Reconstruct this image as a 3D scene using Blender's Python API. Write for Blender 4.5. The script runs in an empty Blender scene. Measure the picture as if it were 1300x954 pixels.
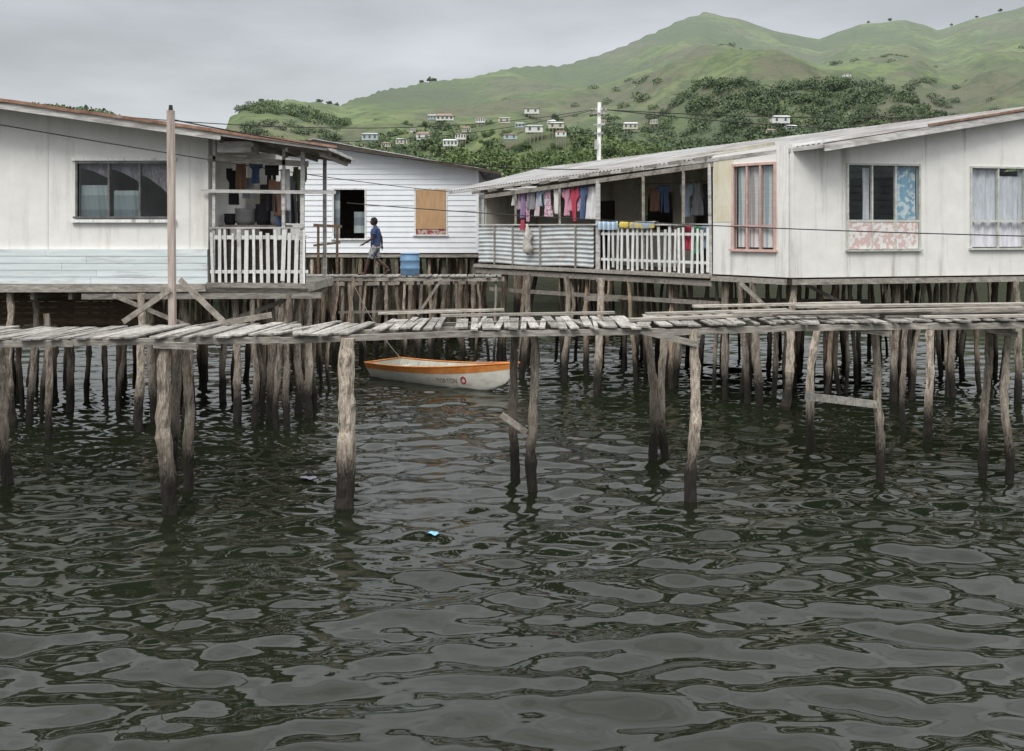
import bpy, math, random
import numpy as np
from mathutils import Vector, Matrix, noise as mn
random.seed(7); RNG=np.random.default_rng(5)
F=1264.0; ZC=4.15
def X(px,d): return (px-650)*d/F
def Z(py,d): return ZC-(py-290)*d/F
def P(px,py,d): return Vector((X(px,d),d,Z(py,d)))
V=lambda *a: Vector(a)
sc=bpy.context.scene; COL=sc.collection
sc.view_settings.view_transform='Standard'; sc.view_settings.look='None'; sc.view_settings.exposure=0

# ---------------------------------------------------------------- materials
def mat(name,c1,c2,scale=4,rough=.8,bump=.2,st=(1,1,1),dirt=None,damt=.5,dst=(3,3,.35),tide=False,metal=0,rnd=0,haze_tint=False,dthr=.5,spec=.3,detail=6):
    m=bpy.data.materials.new(name); m.use_nodes=True; nt=m.node_tree; N=nt.nodes; L=nt.links
    b=N['Principled BSDF']; b.inputs['Roughness'].default_value=rough; b.inputs['Metallic'].default_value=metal
    b.inputs['Specular IOR Level'].default_value=spec
    tc=N.new('ShaderNodeTexCoord')
    mp=N.new('ShaderNodeMapping'); mp.inputs['Scale'].default_value=st; L.new(tc.outputs['Object'],mp.inputs[0])
    n1=N.new('ShaderNodeTexNoise'); n1.inputs['Scale'].default_value=scale; n1.inputs['Detail'].default_value=detail; n1.inputs['Roughness'].default_value=.65
    L.new(mp.outputs[0],n1.inputs[0])
    r=N.new('ShaderNodeValToRGB'); r.color_ramp.elements[0].position=.33; r.color_ramp.elements[1].position=.67
    r.color_ramp.elements[0].color=(*c1,1); r.color_ramp.elements[1].color=(*c2,1); L.new(n1.outputs[0],r.inputs[0])
    col=r.outputs[0]
    def mix(fac,a,bc,mode='MIX'):
        x=N.new('ShaderNodeMix'); x.data_type='RGBA'; x.blend_type=mode
        if hasattr(fac,'links'): L.new(fac,x.inputs[0])
        else: x.inputs[0].default_value=fac
        L.new(a,x.inputs[6])
        if hasattr(bc,'links'): L.new(bc,x.inputs[7])
        else: x.inputs[7].default_value=(*bc,1)
        return x.outputs[2]
    def mr(src,a,bb,c,d):
        x=N.new('ShaderNodeMapRange'); L.new(src,x.inputs[0])
        for i,v in enumerate((a,bb,c,d)): x.inputs[i+1].default_value=v
        return x.outputs[0]
    if dirt:
        m2=N.new('ShaderNodeMapping'); m2.inputs['Scale'].default_value=dst; L.new(tc.outputs['Object'],m2.inputs[0])
        n2=N.new('ShaderNodeTexNoise'); n2.inputs['Scale'].default_value=1; n2.inputs['Detail'].default_value=8; n2.inputs['Roughness'].default_value=.7; L.new(m2.outputs[0],n2.inputs[0])
        col=mix(mr(n2.outputs[0],dthr,dthr+.22,0,damt),col,dirt)
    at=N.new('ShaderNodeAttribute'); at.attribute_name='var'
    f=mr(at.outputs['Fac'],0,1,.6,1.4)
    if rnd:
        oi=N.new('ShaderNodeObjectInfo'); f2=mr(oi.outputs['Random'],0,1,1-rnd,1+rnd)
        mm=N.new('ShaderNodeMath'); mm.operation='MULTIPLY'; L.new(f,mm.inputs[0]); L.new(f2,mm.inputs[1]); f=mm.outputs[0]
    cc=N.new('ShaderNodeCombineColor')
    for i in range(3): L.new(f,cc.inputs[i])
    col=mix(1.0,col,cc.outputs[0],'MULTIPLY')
    ge=N.new('ShaderNodeNewGeometry'); sx=N.new('ShaderNodeSeparateXYZ'); L.new(ge.outputs['Position'],sx.inputs[0])
    if tide:
        ad=N.new('ShaderNodeMath'); ad.operation='MULTIPLY_ADD'; L.new(n1.outputs[0],ad.inputs[0]); ad.inputs[1].default_value=-1.6; L.new(sx.outputs[2],ad.inputs[2])
        col=mix(mr(ad.outputs[0],-.30,.20,.96,0),col,(.012,.010,.008))
    if haze_tint: col=mix(mr(sx.outputs[1],80,1300,.07,.50),col,(.26,.30,.27))  # aerial haze painted into the base colour, greyer with distance
    L.new(col,b.inputs['Base Color'])
    if bump:
        bp=N.new('ShaderNodeBump'); bp.inputs['Strength'].default_value=bump; bp.inputs['Distance'].default_value=.03; L.new(n1.outputs[0],bp.inputs['Height']); L.new(bp.outputs[0],b.inputs['Normal'])
    return m
WALL=mat('painted_fibro',(.77,.755,.715),(.85,.835,.795),2.5,.7,.05,dirt=(.34,.29,.23),damt=.5,dst=(2.2,2.2,.28),dthr=.53)
WALLC=mat('painted_fibro_stained',(.75,.735,.695),(.84,.825,.785),2.5,.7,.05,dirt=(.20,.16,.12),damt=.72,dst=(3.2,3.2,.22),dthr=.53)
WB=mat('white_weatherboard',(.78,.80,.83),(.86,.88,.90),2,.6,.05,dirt=(.5,.49,.47),damt=.3,dst=(1,1,.5),dthr=.57)
LOWB=mat('flaking_aqua_white_boards',(.60,.66,.67),(.76,.80,.80),3,.8,.2,(.3,1,5),dirt=(.22,.20,.18),damt=.75,dst=(.8,3,7),dthr=.53)
WOOD=mat('weathered_wood',(.17,.15,.125),(.38,.345,.30),5,.9,.5,(2,2,2),dirt=(.06,.05,.04),damt=.7,dst=(2,2,2))
PLANK=mat('weathered_plank',(.17,.158,.14),(.42,.40,.37),4,.9,.5,(9,1.2,3),dirt=(.07,.06,.048),damt=.8,dst=(4,1.5,3),dthr=.49)
BEAM=mat('weathered_beam',(.18,.163,.14),(.42,.385,.34),4,.9,.5,(1.2,6,7),dirt=(.05,.045,.035),damt=.7,dst=(1.5,3,5))
PILE=mat('tidal_pile_wood',(.17,.135,.105),(.56,.485,.40),7,.9,1,(9,9,1.6),dirt=(.05,.038,.028),damt=.95,dst=(14,14,2.6),tide=True,rnd=.38,dthr=.47,detail=9)
PILED=mat('dark_pile_wood',(.13,.097,.07),(.42,.33,.245),5,.9,.9,(7,7,1.2),dirt=(.045,.034,.025),damt=.8,dst=(9,9,2),tide=True,rnd=.55)
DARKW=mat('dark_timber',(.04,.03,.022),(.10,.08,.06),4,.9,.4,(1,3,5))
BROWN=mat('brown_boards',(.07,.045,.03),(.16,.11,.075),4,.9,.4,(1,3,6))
WHITEP=mat('white_paint_wood',(.62,.62,.60),(.81,.81,.78),6,.7,.2,(3,3,1),dirt=(.18,.15,.12),damt=.85,dst=(7,7,2),dthr=.52)
ROOF=mat('weathered_roof_iron',(.22,.22,.215),(.38,.375,.365),1.2,.7,.1,dirt=(.12,.07,.05),damt=.8,dst=(.5,.5,.5),metal=.0,dthr=.47)
RUST=mat('rusty_edge_iron',(.16,.075,.045),(.34,.21,.15),4,.8,.3,(1,1,1),dirt=(.5,.48,.45),damt=.6,dst=(.8,.8,2),dthr=.56)
CORR=mat('corrugated_cladding',(.44,.47,.48),(.62,.65,.65),2,.5,.1,dirt=(.26,.17,.12),damt=.7,dst=(1.2,1.2,3),metal=.1)
FASC=mat('grey_fascia',(.36,.35,.33),(.60,.585,.56),3,.85,.3,(1.2,1.2,6),dirt=(.12,.09,.07),damt=.75,dst=(1,1,6),dthr=.48)
PINK=mat('pink_frame',(.55,.33,.28),(.66,.48,.42),6,.7,.1,dirt=(.3,.27,.24),damt=.6)
GREEN=mat('worn_pale_frame',(.48,.52,.46),(.64,.65,.60),7,.7,.1,dirt=(.34,.27,.22),damt=.75,dst=(5,5,5),dthr=.48)
DARK=mat('dark_frame',(.03,.03,.03),(.06,.055,.05),6,.5,.1)
GREYF=mat('thin_grey_frame',(.09,.09,.09),(.2,.2,.19),6,.6,.1)
CREAM=mat('cream_wall',(.42,.39,.31),(.56,.53,.45),2,.8,.1,dirt=(.16,.12,.08),damt=.7,dst=(1.5,1.5,.4))
YELL=mat('yellow_stained_wall',(.62,.56,.38),(.74,.71,.62),1.6,.8,.05,dirt=(.42,.36,.2),damt=.6)
PLY=mat('plywood',(.42,.25,.13),(.56,.36,.20),3,.7,.1,(6,6,.7),dirt=(.3,.2,.12),damt=.5)
BLK=mat('black_cable',(.02,.02,.02),(.03,.03,.03),4,.6,0)
def flat(n,c,r=.8,var=.12,sc_=5,haze_tint=False): return mat(n,tuple(x*(1-var) for x in c),tuple(min(1,x*(1+var)) for x in c),sc_,r,.05,haze_tint=haze_tint)
GLASS=bpy.data.materials.new('window_glass'); GLASS.use_nodes=True
_n=GLASS.node_tree; _n.nodes.clear(); o=_n.nodes.new('ShaderNodeOutputMaterial'); mx=_n.nodes.new('ShaderNodeMixShader'); tr=_n.nodes.new('ShaderNodeBsdfTransparent'); gl=_n.nodes.new('ShaderNodeBsdfGlossy')
gl.inputs['Roughness'].default_value=.08; gl.inputs['Color'].default_value=(.7,.78,.8,1); tr.inputs['Color'].default_value=(.85,.88,.88,1)
nz=_n.nodes.new('ShaderNodeTexNoise'); nz.inputs['Scale'].default_value=3; mrr=_n.nodes.new('ShaderNodeMapRange'); mrr.inputs[3].default_value=.01; mrr.inputs[4].default_value=.08
_n.links.new(nz.outputs[0],mrr.inputs[0]); _n.links.new(mrr.outputs[0],mx.inputs[0])
_n.links.new(tr.outputs[0],mx.inputs[1]); _n.links.new(gl.outputs[0],mx.inputs[2]); _n.links.new(mx.outputs[0],o.inputs[0])

# ---------------------------------------------------------------- mesh builder
class MB:
    def __init__(s): s.v=[];s.f=[];s.m=[];s.c=[]
    def add(s,vs,fs,mi=0,c=None):
        o=len(s.v); s.v+= [tuple(v) for v in vs]; c=.5 if c is None else c
        for f in fs: s.f.append(tuple(i+o for i in f)); s.m.append(mi); s.c.append(c)
    def hexa(s,p,mi=0,c=None):
        s.add(p,[(3,2,1,0),(4,5,6,7),(0,1,5,4),(1,2,6,5),(2,3,7,6),(3,0,4,7)],mi,c)
    def box(s,a,b,mi=0,c=None):
        x0,y0,z0=a;x1,y1,z1=b
        s.hexa([(x0,y0,z0),(x1,y0,z0),(x1,y1,z0),(x0,y1,z0),(x0,y0,z1),(x1,y0,z1),(x1,y1,z1),(x0,y1,z1)],mi,c)
    def beam(s,a,b,w,h,mi=0,c=None,up=None):
        a=Vector(a);b=Vector(b);d=(b-a).normalized(); up=Vector(up) if up else (V(0,0,1) if abs(d.z)<.9 else V(0,1,0))
        sd=d.cross(up).normalized()*w/2; u=sd.cross(d).normalized()*h/2
        s.hexa([a-sd-u,b-sd-u,b+sd-u,a+sd-u,a-sd+u,b-sd+u,b+sd+u,a+sd+u],mi,c)
    def tube(s,pts,rad,seg=8,mi=0,c=None,wob=0,sq=1):
        pts=[Vector(p) for p in pts]; n=len(pts); vs=[]; ref=None
        for i,p in enumerate(pts):
            t=(pts[min(i+1,n-1)]-pts[max(i-1,0)]).normalized()
            if ref is None: ref=V(1,0,0) if abs(t.x)<.8 else V(0,1,0)
            a=(ref-t*ref.dot(t)).normalized(); bb=t.cross(a); ref=a
            r=rad[i] if hasattr(rad,'__len__') else rad
            for k in range(seg):
                th=2*math.pi*k/seg; rr=r*(1+random.uniform(-wob,wob))
                vs.append(p+a*math.cos(th)*rr+bb*math.sin(th)*rr*sq)
        fs=[(i*seg+k,i*seg+(k+1)%seg,(i+1)*seg+(k+1)%seg,(i+1)*seg+k) for i in range(n-1) for k in range(seg)]
        fs+=[tuple(range(seg-1,-1,-1)),tuple((n-1)*seg+k for k in range(seg))]
        s.add(vs,fs,mi,c)
    def grid(s,fn,nu,nv,mi=0,c=None,mask=None):
        vs=[fn(i/nu,j/nv) for j in range(nv+1) for i in range(nu+1)]
        fs=[(j*(nu+1)+i,j*(nu+1)+i+1,(j+1)*(nu+1)+i+1,(j+1)*(nu+1)+i) for j in range(nv) for i in range(nu) if mask is None or mask((i+.5)/nu,(j+.5)/nv)]
        s.add(vs,fs,mi,c)
    def ell(s,c0,r,nu=12,nv=8,mi=0,c=None):
        c0=Vector(c0)
        s.grid(lambda u,v:c0+V(r[0]*math.cos(2*math.pi*u)*math.sin(math.pi*v),r[1]*math.sin(2*math.pi*u)*math.sin(math.pi*v),r[2]*math.cos(math.pi*v)),nu,nv,mi,c)
    def mesh(s,name,mats,smooth=False):
        me=bpy.data.meshes.new(name); me.from_pydata(s.v,[],s.f)
        for m in mats: me.materials.append(m)
        me.polygons.foreach_set('material_index',s.m)
        if smooth: me.polygons.foreach_set('use_smooth',[True]*len(s.f))
        a=me.attributes.new('var','FLOAT','FACE'); a.data.foreach_set('value',s.c)
        me.update(); return me
    def build(s,name,mats,parent=None,smooth=False,**tags):
        if not isinstance(mats,(list,tuple)): mats=[mats]
        ob=bpy.data.objects.new(name,s.mesh(name,mats,smooth)); COL.objects.link(ob)
        if parent is not None:
            ob.parent=parent; 
            if parent.type=='EMPTY': ob.matrix_parent_inverse=Matrix.Translation(-parent.location)
        for k,v in tags.items(): ob[k]=v
        return ob
def thing(name,loc,label,cat,group=None):
    e=bpy.data.objects.new(name,None); e.location=loc; e.empty_display_size=.3; COL.objects.link(e)
    e['label']=label; e['category']=cat
    if group: e['group']=group
    return e
R=lambda a,b: random.uniform(a,b)

def pile(parent,x,y,ztop,r=.1,mat_=None,name='stilt',lean=.12,zb=-.7):
    b=MB(); n=24; ph=R(0,6); pts=[];rd=[]
    lx,ly=R(-lean,lean)*1.5,R(-lean,lean)*.6; k=R(.01,.04); kn=R(.35,.8); kk=R(-.09,.09); k2=R(.004,.012)
    kt=[R(.15,.95) for _ in range(3)]; jx=0
    for i in range(n):
        t=i/(n-1); z=zb+(ztop-zb)*t
        kx=kk*max(0,1-abs(t-kn)*3.5)
        kb=1+sum(.2*math.exp(-((t-q_)/.022)**2) for q_ in kt)
        pts.append((x+lx*(1-t)+k*math.sin(t*6+ph)+k2*math.sin(t*17+ph*2)+kx+R(-.006,.006),y+ly*(1-t)+k*math.cos(t*4+ph),z)); rd.append(r*.68*(1.14-.3*t)*R(.9,1.08)*kb)
    b.tube(pts,rd,12,0,R(.3,.85),wob=.13)
    return b.build(name,mat_ or PILE,parent)

def wall(b,o,e,s0,s1,zb,zt,holes=(),th=.08,mi=0,n=None,c=.5,slant=0):
    o=Vector((o[0],o[1],0)); e=Vector((e[0],e[1],0)).normalized()
    n=Vector((n[0],n[1],0)).normalized()
    zb_=zb if callable(zb) else (lambda s:zb); zt_=zt if callable(zt) else (lambda s:zt)
    cuts=sorted(set([s0,s1]+[h[0] for h in holes if s0<h[0]<s1]+[h[1] for h in holes if s0<h[1]<s1]))
    def piece(a,bb,za,zb2,zc,zd):
        if zc-za<1e-4: return
        q=[]
        for s,z,low in ((a,za,1),(bb,zb2,1)): q.append(o+e*s+V(0,0,z)+n*slant)
        bi=[o+e*bb+V(0,0,zb2)-n*th,o+e*a+V(0,0,za)-n*th]
        t=[o+e*a+V(0,0,zc),o+e*bb+V(0,0,zd),o+e*bb+V(0,0,zd)-n*th,o+e*a+V(0,0,zc)-n*th]
        b.hexa(q+bi+t,mi,c)
    for a,bb in zip(cuts[:-1],cuts[1:]):
        hs=sorted([h for h in holes if h[0]<=a+1e-6 and h[1]>=bb-1e-6],key=lambda h:h[2])
        la,lb=zb_(a),zb_(bb)
        for h in hs:
            if h[2]>la: piece(a,bb,la,lb,min(h[2],zt_(a)),min(h[2],zt_(bb)))
            la=max(la,h[3]);lb=max(lb,h[3])
        piece(a,bb,la,lb,zt_(a),zt_(bb))
def clap(b,o,e,s0,s1,z0,ztf,n,holes,step=.2):
    z=z0; zmax=max(ztf(s0),ztf(s1),ztf((s0+s1)/2))
    while z<zmax:
        for k in range(12):
            a=s0+(s1-s0)*k/12; bb=s0+(s1-s0)*(k+1)/12
            t=lambda s:max(z,min(z+step,ztf(s)))
            if t((a+bb)/2)-z<.01: continue
            hh=[h for h in holes if h[0]<bb and h[1]>a and h[2]<z+step and h[3]>z]
            if hh: wall(b,o,e,a,bb,z,t,[(max(h[0],a),min(h[1],bb),max(h[2],z),min(h[3],z+step)) for h in hh],.05,0,n,.5,.028)
            else: wall(b,o,e,a,bb,z,t,(),.05,0,n,.5,.028)
        z+=step
def window(parent,o,e,n,s0,s1,z0,z1,bays,fm,curt=None,label=None,fw=.06,rail=None,sill=True,glass=True,name='window',louv=.15):
    o=Vector((o[0],o[1],0)); e=Vector((e[0],e[1],0)).normalized(); n=Vector((n[0],n[1],0)).normalized()
    pt=lambda s,z,k=0:o+e*s+V(0,0,z)+n*k
    b=MB()
    def fr(sa,za,sb,zb,k0=-.07,k1=.035):
        b.hexa([pt(sa,za,k1),pt(sb,za,k1),pt(sb,za,k0),pt(sa,za,k0),pt(sa,zb,k1),pt(sb,zb,k1),pt(sb,zb,k0),pt(sa,zb,k0)],0,R(.35,.65))
    fr(s0-fw,z0,s0,z1); fr(s1,z0,s1+fw,z1); fr(s0-fw,z1,s1+fw,z1+fw)
    if sill: fr(s0-fw*1.6,z0-fw,s1+fw*1.6,z0,-.07,.09)
    for i in range(1,bays):
        s=s0+(s1-s0)*i/bays; fr(s-fw*.4,z0,s+fw*.4,z1,-.05,.025)
    if rail: fr(s0,rail-.025,s1,rail+.025,-.05,.02)
    w=b.build(name,fm,parent)
    if label: w['label']=label
    if glass:
        g=MB()
        for i in range(bays):
            a=s0+(s1-s0)*i/bays+.03; bb=s0+(s1-s0)*(i+1)/bays-.03; zz=rail or z0; m=max(1,int((z1-zz)/louv))
            for k in range(m):
                za=zz+(z1-zz)*k/m+.008; zb=zz+(z1-zz)*(k+1)/m-.003
                g.add([pt(a,za,.0),pt(bb,za,.0),pt(bb,zb,-.02 if m>1 else 0),pt(a,zb,-.02 if m>1 else 0)],[(0,1,2,3)],0,.5)
        g.build('pane',GLASS,w)
    for cd in (curt or []):
        sa,sb,za,zb,m=cd[:5]; dg_=cd[5] if len(cd)>5 else 0
        c=MB(); ph=R(0,6); fq=R(16,24)
        c.grid(lambda u,v:pt(sa+(sb-sa)*u,za+(zb-za)*v-(1-v)*dg_*(u**1.4),-.12+.025*math.sin(ph+u*(sb-sa)*fq)+.01*math.sin(u*40+v*4)),int(14+(sb-sa)*22),6,0,.6)
        c.build('curtain',m,w,True)
    return w
def stripes(name,cols,scale,axis=0,rough=.9):
    m=bpy.data.materials.new(name); m.use_nodes=True; nt=m.node_tree; b=nt.nodes['Principled BSDF']; b.inputs['Roughness'].default_value=rough
    tc=nt.nodes.new('ShaderNodeTexCoord'); sx=nt.nodes.new('ShaderNodeSeparateXYZ'); nt.links.new(tc.outputs['Object'],sx.inputs[0])
    ma=nt.nodes.new('ShaderNodeMath'); ma.operation='MULTIPLY'; ma.inputs[1].default_value=scale; nt.links.new(sx.outputs[axis],ma.inputs[0])
    fr=nt.nodes.new('ShaderNodeMath'); fr.operation='FRACT'; nt.links.new(ma.outputs[0],fr.inputs[0])
    r=nt.nodes.new('ShaderNodeValToRGB'); r.color_ramp.interpolation='CONSTANT'; nt.links.new(fr.outputs[0],r.inputs[0])
    while len(r.color_ramp.elements)<len(cols): r.color_ramp.elements.new(.5)
    for i,c in enumerate(cols): r.color_ramp.elements[i].position=i/len(cols); r.color_ramp.elements[i].color=(*c,1)
    nt.links.new(r.outputs[0],b.inputs['Base Color']); return m
def patt(name,c1,c2,scale): 
    m=mat(name,c1,c2,scale,.9,0,detail=1); r=[n for n in m.node_tree.nodes if n.type=='VALTORGB'][0]; r.color_ramp.elements[0].position=.47; r.color_ramp.elements[1].position=.53; return m
C_PURP=mat('dark_grey_violet_curtain',(.14,.12,.14),(.34,.30,.33),9,.9,.1,(4,4,1))
C_GRN=stripes('blue_grey_striped_curtain',[(.22,.26,.27),(.34,.38,.38),(.15,.18,.2)],1.1,2)
C_SHEER=mat('grey_lilac_curtain',(.54,.53,.58),(.74,.73,.77),3,.9,.1,(6,6,1))
C_STR=stripes('striped_curtain',[(.66,.67,.66),(.46,.36,.36),(.64,.66,.64),(.36,.42,.46)],5,1)
C_BLUE=patt('blue_white_patterned_curtain',(.66,.70,.72),(.25,.42,.55),7)
C_FLOR=patt('reddish_pattern_panel',(.74,.72,.69),(.62,.46,.43),8)

def roof_sheet(parent,pa,pb,pc,pd,pitch=.13,amp=.018,along='u',nv=8,mat_=ROOF,name='roof'):
    pa,pb,pc,pd=map(Vector,(pa,pb,pc,pd)); L=(pb-pa).length; nu=int(L/pitch*4)
    b=MB()
    def f(u,v):
        p=(pa*(1-u)+pb*u)*(1-v)+(pd*(1-u)+pc*u)*v
        p.z+=amp*math.sin(u*L/pitch*2*math.pi)+.018*mn.noise(p*1.3); return p
    b.grid(f,nu,nv)
    return b.build(name,mat_,parent,True)

# ================================================================= WATER
xd=np.arange(-14,14.01,.036); o1=14+np.cumsum(.045*1.13**np.arange(1,75)); xs=np.concatenate([-o1[::-1],xd,o1])
ys=[5.5]
while ys[-1]<36: ys.append(ys[-1]+.022+.0024*(ys[-1]-5.5))
st=ys[-1]-ys[-2]
while ys[-1]<900: st*=1.06; ys.append(ys[-1]+st)
pre=5.5-np.cumsum(.05*1.2**np.arange(1,45)); ys=np.concatenate([pre[::-1],np.array(ys)])
GX,GY=np.meshgrid(xs,ys); sp=np.maximum(np.gradient(xs)[None,:],np.gradient(ys)[:,None])
H=np.zeros_like(GX)
for i in range(66):
    lam=.20*(1.7/.20)**(RNG.random()**.85); th=math.pi/2+.10+RNG.normal()*.36; k=2*math.pi/lam; sl=.022 if lam<.34 else (.032 if lam<.8 else .027)
    wx=GX+.22*np.sin(GY*.6+i)+.15*np.sin(GX*.8+GY*.4+2*i)+.03*np.sin(GX*3.1+i*1.3); wy=GY+.2*np.sin(GX*.8+1.7*i)+.05*np.sin(GX*2.3+i*3.1)
    env=np.clip(1+1.1*np.sin(GX*(.5+.04*i)+i)*np.sin(GY*(.6+.03*i)+2.1*i),0.0,2.1)
    H+=env*sl/k*np.sin(k*(wx*math.cos(th)+wy*math.sin(th))+RNG.random()*6.28)*np.clip((lam-2.6*sp)/(2*sp),0,1)
H*=(1+.35*np.sin(GX*.31+GY*.22)*np.sin(GY*.27-GX*.13+1))
H*=1-.25*np.clip((GY-14)/8,0,1)
ny,nx=GX.shape
me=bpy.data.meshes.new('water'); me.vertices.add(nx*ny); me.vertices.foreach_set('co',np.stack([GX,GY,H],-1).reshape(-1).astype(np.float32))
idx=np.arange(nx*ny).reshape(ny,nx); q=np.stack([idx[:-1,:-1],idx[:-1,1:],idx[1:,1:],idx[1:,:-1]],-1).reshape(-1,4)
def setq(me,q):
    n=len(q); me.loops.add(n*4); me.loops.foreach_set('vertex_index',q.reshape(-1).astype(np.int32)); me.polygons.add(n)
    me.polygons.foreach_set('loop_start',np.arange(0,n*4,4,dtype=np.int32)); me.polygons.foreach_set('loop_total',np.full(n,4,dtype=np.int32)); me.polygons.foreach_set('use_smooth',np.ones(n,dtype=bool)); me.update(calc_edges=True); me.validate()
setq(me,q)
wm=bpy.data.materials.new('harbour_water'); wm.use_nodes=True; nt=wm.node_tree; b=nt.nodes['Principled BSDF']
b.inputs['Base Color'].default_value=(.010,.013,.007,1); b.inputs['Roughness'].default_value=.03; b.inputs['IOR'].default_value=1.36
tc=nt.nodes.new('ShaderNodeTexCoord'); n1=nt.nodes.new('ShaderNodeTexNoise'); n1.inputs['Scale'].default_value=6; n1.inputs['Detail'].default_value=1.5; mp=nt.nodes.new('ShaderNodeMapping'); mp.inputs['Scale'].default_value=(.45,1.4,1)
bp=nt.nodes.new('ShaderNodeBump'); bp.inputs['Strength'].default_value=.15; bp.inputs['Distance'].default_value=.03
nt.links.new(tc.outputs['Object'],mp.inputs[0]); nt.links.new(mp.outputs[0],n1.inputs[0]); nt.links.new(n1.outputs[0],bp.inputs['Height']); nt.links.new(bp.outputs[0],b.inputs['Normal'])
me.materials.append(wm); ob=bpy.data.objects.new('water',me); COL.objects.link(ob); ob['kind']='structure'

# ================================================================= HILLS
rp=[-1200,-300,0,40,120,170,210,285,292,310,340,400,430,480,540,600,650,720,760,790,840,870,895,930,965,1000,1040,1070,1090,1150,1190,1215,1240,1270,1300,1400,1700,2400]
ry=[200,170,160,144,144,153,168,166,152,136,125,128,134,116,104,98,85,81,70,58,36,22,15,21,32,42,49,38,30,24,38,30,22,14,8,-10,40,120]
def ridge(px): return np.interp(px,rp,ry)
def sn(x,y,seed,f):
    r=np.random.default_rng(seed); s=0
    for i in range(7):
        a=r.random()*6.28; k=f*(.6+1.2*r.random()); s=s+np.sin((x*np.cos(a)+y*np.sin(a))*k+r.random()*6.28)
    return s/2.6
def gul(px,d):
    x=(px-650)/F*d
    return 1-np.abs(sn(x+.35*d,d*.45,3,.016))
def tz(px,d):
    px=np.asarray(px,float); d=np.asarray(d,float)
    Rr=np.interp(px,[-900,0,250,330,500,900,1300,2200],[420,360,420,620,900,1300,1300,1300])
    zr=ZC+(290-ridge(px))/F*Rr
    t=np.clip((d-90)/(Rr-90),0,1); g=t**1.75
    x=(px-650)/F*d
    base=-1.5+5.2*np.clip((d-52)/14,0,1)
    n=gul(px,d); n2=sn(x,d,9,.07)
    z=base+(zr-3.7)*g+np.sin(np.pi*t)*(zr*.095*n+zr*.012*n2)
    z=z+np.exp(-((px-1000)/120)**2-((d-640)/170)**2)*30+np.exp(-((px-700)/120)**2-((d-430)/120)**2)*10
    z=z+(t>=1)*(-(d-Rr)*.35)
    return z
cols=np.arange(-900,2250,4.0); rows=50*(2300/50)**(np.linspace(0,1,260))
PX,D=np.meshgrid(cols,rows); TZ=tz(PX,D); TX=(PX-650)/F*D; GU=gul(PX,D)
TZ=TZ+sn(TX,D,21,.16)*.35*np.clip((D-80)/100,0,2)+sn(TX,D,22,.09)*.6*np.clip((D-300)/500,0,1)
me=bpy.data.meshes.new('hills'); ny,nx=PX.shape; me.vertices.add(nx*ny); me.vertices.foreach_set('co',np.stack([TX,D,TZ],-1).reshape(-1).astype(np.float32))
idx=np.arange(nx*ny).reshape(ny,nx); setq(me,np.stack([idx[:-1,:-1],idx[:-1,1:],idx[1:,1:],idx[1:,:-1]],-1).reshape(-1,4))
a=me.attributes.new('gully','FLOAT','POINT'); a.data.foreach_set('value',GU.reshape(-1).astype(np.float32))
hm=bpy.data.materials.new('grassy_hill'); hm.use_nodes=True; nt=hm.node_tree; N=nt.nodes; L=nt.links; b=N['Principled BSDF']; b.inputs['Roughness'].default_value=1; b.inputs['Specular IOR Level'].default_value=0
tc=N.new('ShaderNodeTexCoord')
def nn(s,det=6,st=(1,1,1)):
    mp=N.new('ShaderNodeMapping'); mp.inputs['Scale'].default_value=st; L.new(tc.outputs['Object'],mp.inputs[0]); n=N.new('ShaderNodeTexNoise'); n.inputs['Scale'].default_value=s; n.inputs['Detail'].default_value=det; n.inputs['Roughness'].default_value=.65; L.new(mp.outputs[0],n.inputs[0]); return n.outputs[0]
def rmp(src,*e):
    r=N.new('ShaderNodeValToRGB'); 
    while len(r.color_ramp.elements)<len(e): r.color_ramp.elements.new(.5)
    for i,(p,c) in enumerate(e): r.color_ramp.elements[i].position=p; r.color_ramp.elements[i].color=(*c,1)
    L.new(src,r.inputs[0]); return r.outputs[0]
def mixn(f,a,c):
    x=N.new('ShaderNodeMix'); x.data_type='RGBA'; L.new(f,x.inputs[0]); L.new(a,x.inputs[6])
    if isinstance(c,tuple): x.inputs[7].default_value=(*c,1)
    else: L.new(c,x.inputs[7])
    return x.outputs[2]
g=rmp(nn(.014,10),(.38,(.07,.10,.03)),(.5,(.115,.155,.045)),(.62,(.165,.205,.068)))
br=rmp(nn(.0075,10),(.45,(0,0,0)),(.56,(.85,.85,.85))); g=mixn(br,g,(.105,.09,.06))
ag=N.new('ShaderNodeAttribute'); ag.attribute_name='gully'
gr=rmp(ag.outputs['Fac'],(.0,(.7,.7,.7)),(.45,(0,0,0))); g=mixn(gr,g,(.05,.075,.027))
dk=rmp(nn(.08,9),(.49,(0,0,0)),(.57,(.65,.65,.65))); g=mixn(dk,g,(.048,.072,.027))
ge=N.new('ShaderNodeNewGeometry'); sx=N.new('ShaderNodeSeparateXYZ'); L.new(ge.outputs['Position'],sx.inputs[0])
mrg=N.new('ShaderNodeMapRange'); L.new(sx.outputs[1],mrg.inputs[0]); mrg.inputs[1].default_value=60; mrg.inputs[2].default_value=170; mrg.inputs[3].default_value=.95; mrg.inputs[4].default_value=0
g=mixn(mrg.outputs[0],g,(.025,.025,.014))
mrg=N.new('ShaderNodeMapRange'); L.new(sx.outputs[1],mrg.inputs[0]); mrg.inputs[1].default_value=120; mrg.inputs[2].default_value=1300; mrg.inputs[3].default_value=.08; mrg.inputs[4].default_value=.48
g=mixn(mrg.outputs[0],g,(.25,.285,.26))  # distance haze mixed into the hill colour itself
L.new(g,b.inputs['Base Color'])
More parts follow.
